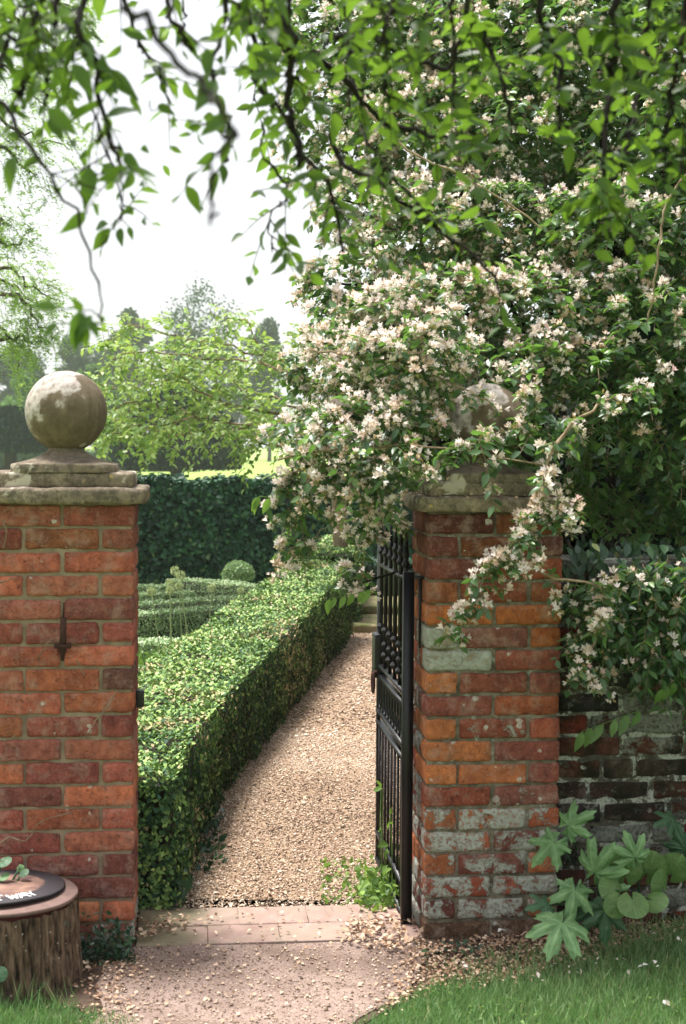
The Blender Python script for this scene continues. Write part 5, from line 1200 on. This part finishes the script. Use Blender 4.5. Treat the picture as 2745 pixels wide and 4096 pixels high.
mb = MB(); pp = pathL+pathR
near = [p for p in pathL if p[1] < 8.2]+[p for p in pathR if p[1] < 8.2]; far = [p for p in pathL if p[1] > 7.6]+[p for p in pathR if p[1] > 7.6]
chips(mb, rand_in(near, 56000), .0088, .38); chips(mb, rand_in(far, 24000), .0145, .4)
tag(mb.build('gravel', M_chip), 'pale tan gravel chips covering the garden path', 'gravel', None, 'stuff')
mb = MB(); ap = [(p[0], p[1]) for p in apron]
chips(mb, rand_in(ap, 4200, .03), .0065, .4, .013, hi=.8, pw=1.6)
tag(mb.build('grit', M_chip), 'fine pinkish grit on the worn path before the threshold', 'grit', None, 'stuff')
mb = MB()
litR = [G(*p)[:2] for p in ((1640, 3760), (1700, 3800), (2250, 3720), (2745, 3600), (2745, 3740), (2440, 3830), (2220, 3910), (1980, 3950), (1740, 3960), (1500, 4080), (1600, 3950))]
litL = [G(*p)[:2] for p in ((330, 3850), (540, 3840), (640, 3860), (480, 3980), (560, 4110), (330, 4060), (320, 3960))]
litT = [G(*p)[:2] for p in ((540, 3700), (800, 3700), (700, 3760), (560, 3800))]
litU = [G(*p)[:2] for p in ((1400, 3700), (1620, 3690), (1690, 3800), (1560, 3830), (1350, 3790))]
LF = [leaf(2, .34, .3, c, .5) for c in (.1, .4, -.2)]
def litter(poly, n, size, z=.012, jit=.02):
    q = rand_in(poly, n, jit); pos = np.concatenate([q, np.full((n, 1), z)+rng.random((n, 1))*.008], 1)
    scat_multi(mb, LF, pos, frames(rn(n)*np.array([1, 1, .3]), rn(n, .35)+np.array([0, 0, 1])), size*rng.uniform(.5, 1.3, n), rng.random(n)**.8)
litter(litR, 4200, .0155); litter(litL, 330, .016); litter(litT, 110, .02, .028); litter(litU, 260, .022, .026)
q = rand_in(apron, 220); pos = np.concatenate([q, np.full((220, 1), .018)], 1); scat_multi(mb, LF, pos, frames(rn(220)*np.array([1, 1, .2]), rn(220, .25)+np.array([0, 0, 1])), .016*rng.uniform(.5, 1.3, 220), rng.random(220)*.5+.4)
thp = [(LR+VA*.0)[:2], (R0+VA*.0)[:2], (R0+VA*.34)[:2], (LR+VA*.34)[:2]]; litter(thp, 110, .016, .026, 0)
for t_c, t_z in ((cR, zR+.054), (cR, zR+.104)):
    n = 160 if t_z < zR+.08 else 150; hw_, hd_ = (WR/2+.035, D/2+.035) if t_z < zR+.08 else (WR/2-.015, D/2-.015)
    a = rng.uniform(-1, 1, (n, 2)); q = t_c[:2] + a[:, :1]*hw_*UA[:2] + a[:, 1:]*hd_*VA[:2]; pos = np.concatenate([q, np.full((n, 1), t_z)+rng.random((n, 1))*.005], 1)
    scat_multi(mb, LF, pos, frames(rn(n)*np.array([1, 1, .3]), rn(n, .3)+np.array([0, 0, 1])), .016*rng.uniform(.5, 1.3, n), rng.random(n)*.5+.5)
litter(near, 420, .02, .016, .05)
tag(mb.build('leaf_litter', M_lit), 'dry pale bud scales and brown leaves lying around the pillars', 'leaf litter', None, 'stuff')
mb = MB()
q = np.array([G(*p)[:2] for p in ((2310, 3890), (2280, 3925), (2320, 3945), (2160, 3955), (2220, 3900), (2390, 3890), (2470, 3880), (2620, 3905), (2560, 3905), (2720, 3800), (2655, 4050), (1850, 3900), (2600, 3770), (2010, 3760), (1780, 3880))])
q = np.concatenate([q, rand_in(gr_poly, 14)]); n = len(q); pos = np.concatenate([q, np.full((n, 1), .034)], 1)
for k in range(2): scat_multi(mb, LF, pos+rn(n, .004), frames(rn(n)+np.array([0, 0, .3]), rn(n, .5)+np.array([0, -.3, 1])), .017*rng.uniform(.6, 1.4, n), rng.random(n))
tag(mb.build('fallen_petals', M_petal), 'white and pink petals fallen on the lawn', 'petals', None, 'stuff')

# ------------------------------------------------------------------ light
SUN = nrm(np.array([-.26, .17, .95]))
sl = bpy.data.lights.new('sun', 'SUN'); sl.energy = 4.8; sl.angle = math.radians(17); sl.color = (1, .965, .905)
so = bpy.data.objects.new('sun', sl); COL.objects.link(so)
so.rotation_euler = Vector(tuple(SUN)).to_track_quat('Z', 'Y').to_euler()
w = bpy.data.worlds.new('World'); sc.world = w; w.use_nodes = True; nt = w.node_tree; nt.nodes.clear()
out = nt.nodes.new('ShaderNodeOutputWorld'); bg = nt.nodes.new('ShaderNodeBackground'); sky = nt.nodes.new('ShaderNodeTexSky')
sky.sky_type = 'NISHITA'; sky.sun_disc = False; sky.sun_elevation = math.asin(SUN[2]); sky.sun_rotation = math.atan2(SUN[0], SUN[1])
sky.air_density = 1.0; sky.dust_density = 6.0; sky.ozone_density = 1.0
hsv = nt.nodes.new('ShaderNodeHueSaturation'); hsv.inputs['Saturation'].default_value = 0.35; hsv.inputs['Value'].default_value = 1.0
mx = nt.nodes.new('ShaderNodeMix'); mx.data_type = 'RGBA'; mx.inputs[0].default_value = 0.45; mx.inputs[7].default_value = (9.0, 9.1, 9.4, 1)   # thin white overcast
nt.links.new(sky.outputs[0], hsv.inputs['Color']); nt.links.new(hsv.outputs[0], mx.inputs[6]); nt.links.new(mx.outputs[2], bg.inputs['Color'])
bg.inputs['Strength'].default_value = 0.105
nt.links.new(bg.outputs[0], out.inputs['Surface'])
# haze
HAZE = True
if HAZE:
    me = bpy.data.meshes.new('haze'); x, y0, y1, z1 = 70, -8, 320, 30
    v = [(-x, y0, -1), (x, y0, -1), (x, y1, -1), (-x, y1, -1), (-x, y0, z1), (x, y0, z1), (x, y1, z1), (-x, y1, z1)]
    me.from_pydata(v, [], [(0, 3, 2, 1), (4, 5, 6, 7), (0, 1, 5, 4), (1, 2, 6, 5), (2, 3, 7, 6), (3, 0, 4, 7)])
    ho = bpy.data.objects.new('haze', me); COL.objects.link(ho); tag(ho, 'pale haze softening the far trees', 'haze', None, 'stuff')
    t = NT('haze_air'); pv = t.n('ShaderNodeVolumePrincipled'); pv.inputs['Color'].default_value = (.93, .96, 1, 1); pv.inputs['Density'].default_value = .0005; pv.inputs['Anisotropy'].default_value = .3
    t.l(pv.outputs[0], t.out.inputs['Volume']); me.materials.append(t.m)
sc.view_settings.view_transform = 'Standard'; sc.view_settings.look = 'None'; sc.view_settings.exposure = 0.97; sc.view_settings.gamma = 1.0
sc.cycles.max_bounces = 7; sc.cycles.transmission_bounces = 5; sc.cycles.volume_bounces = 1; sc.cycles.use_denoising = True
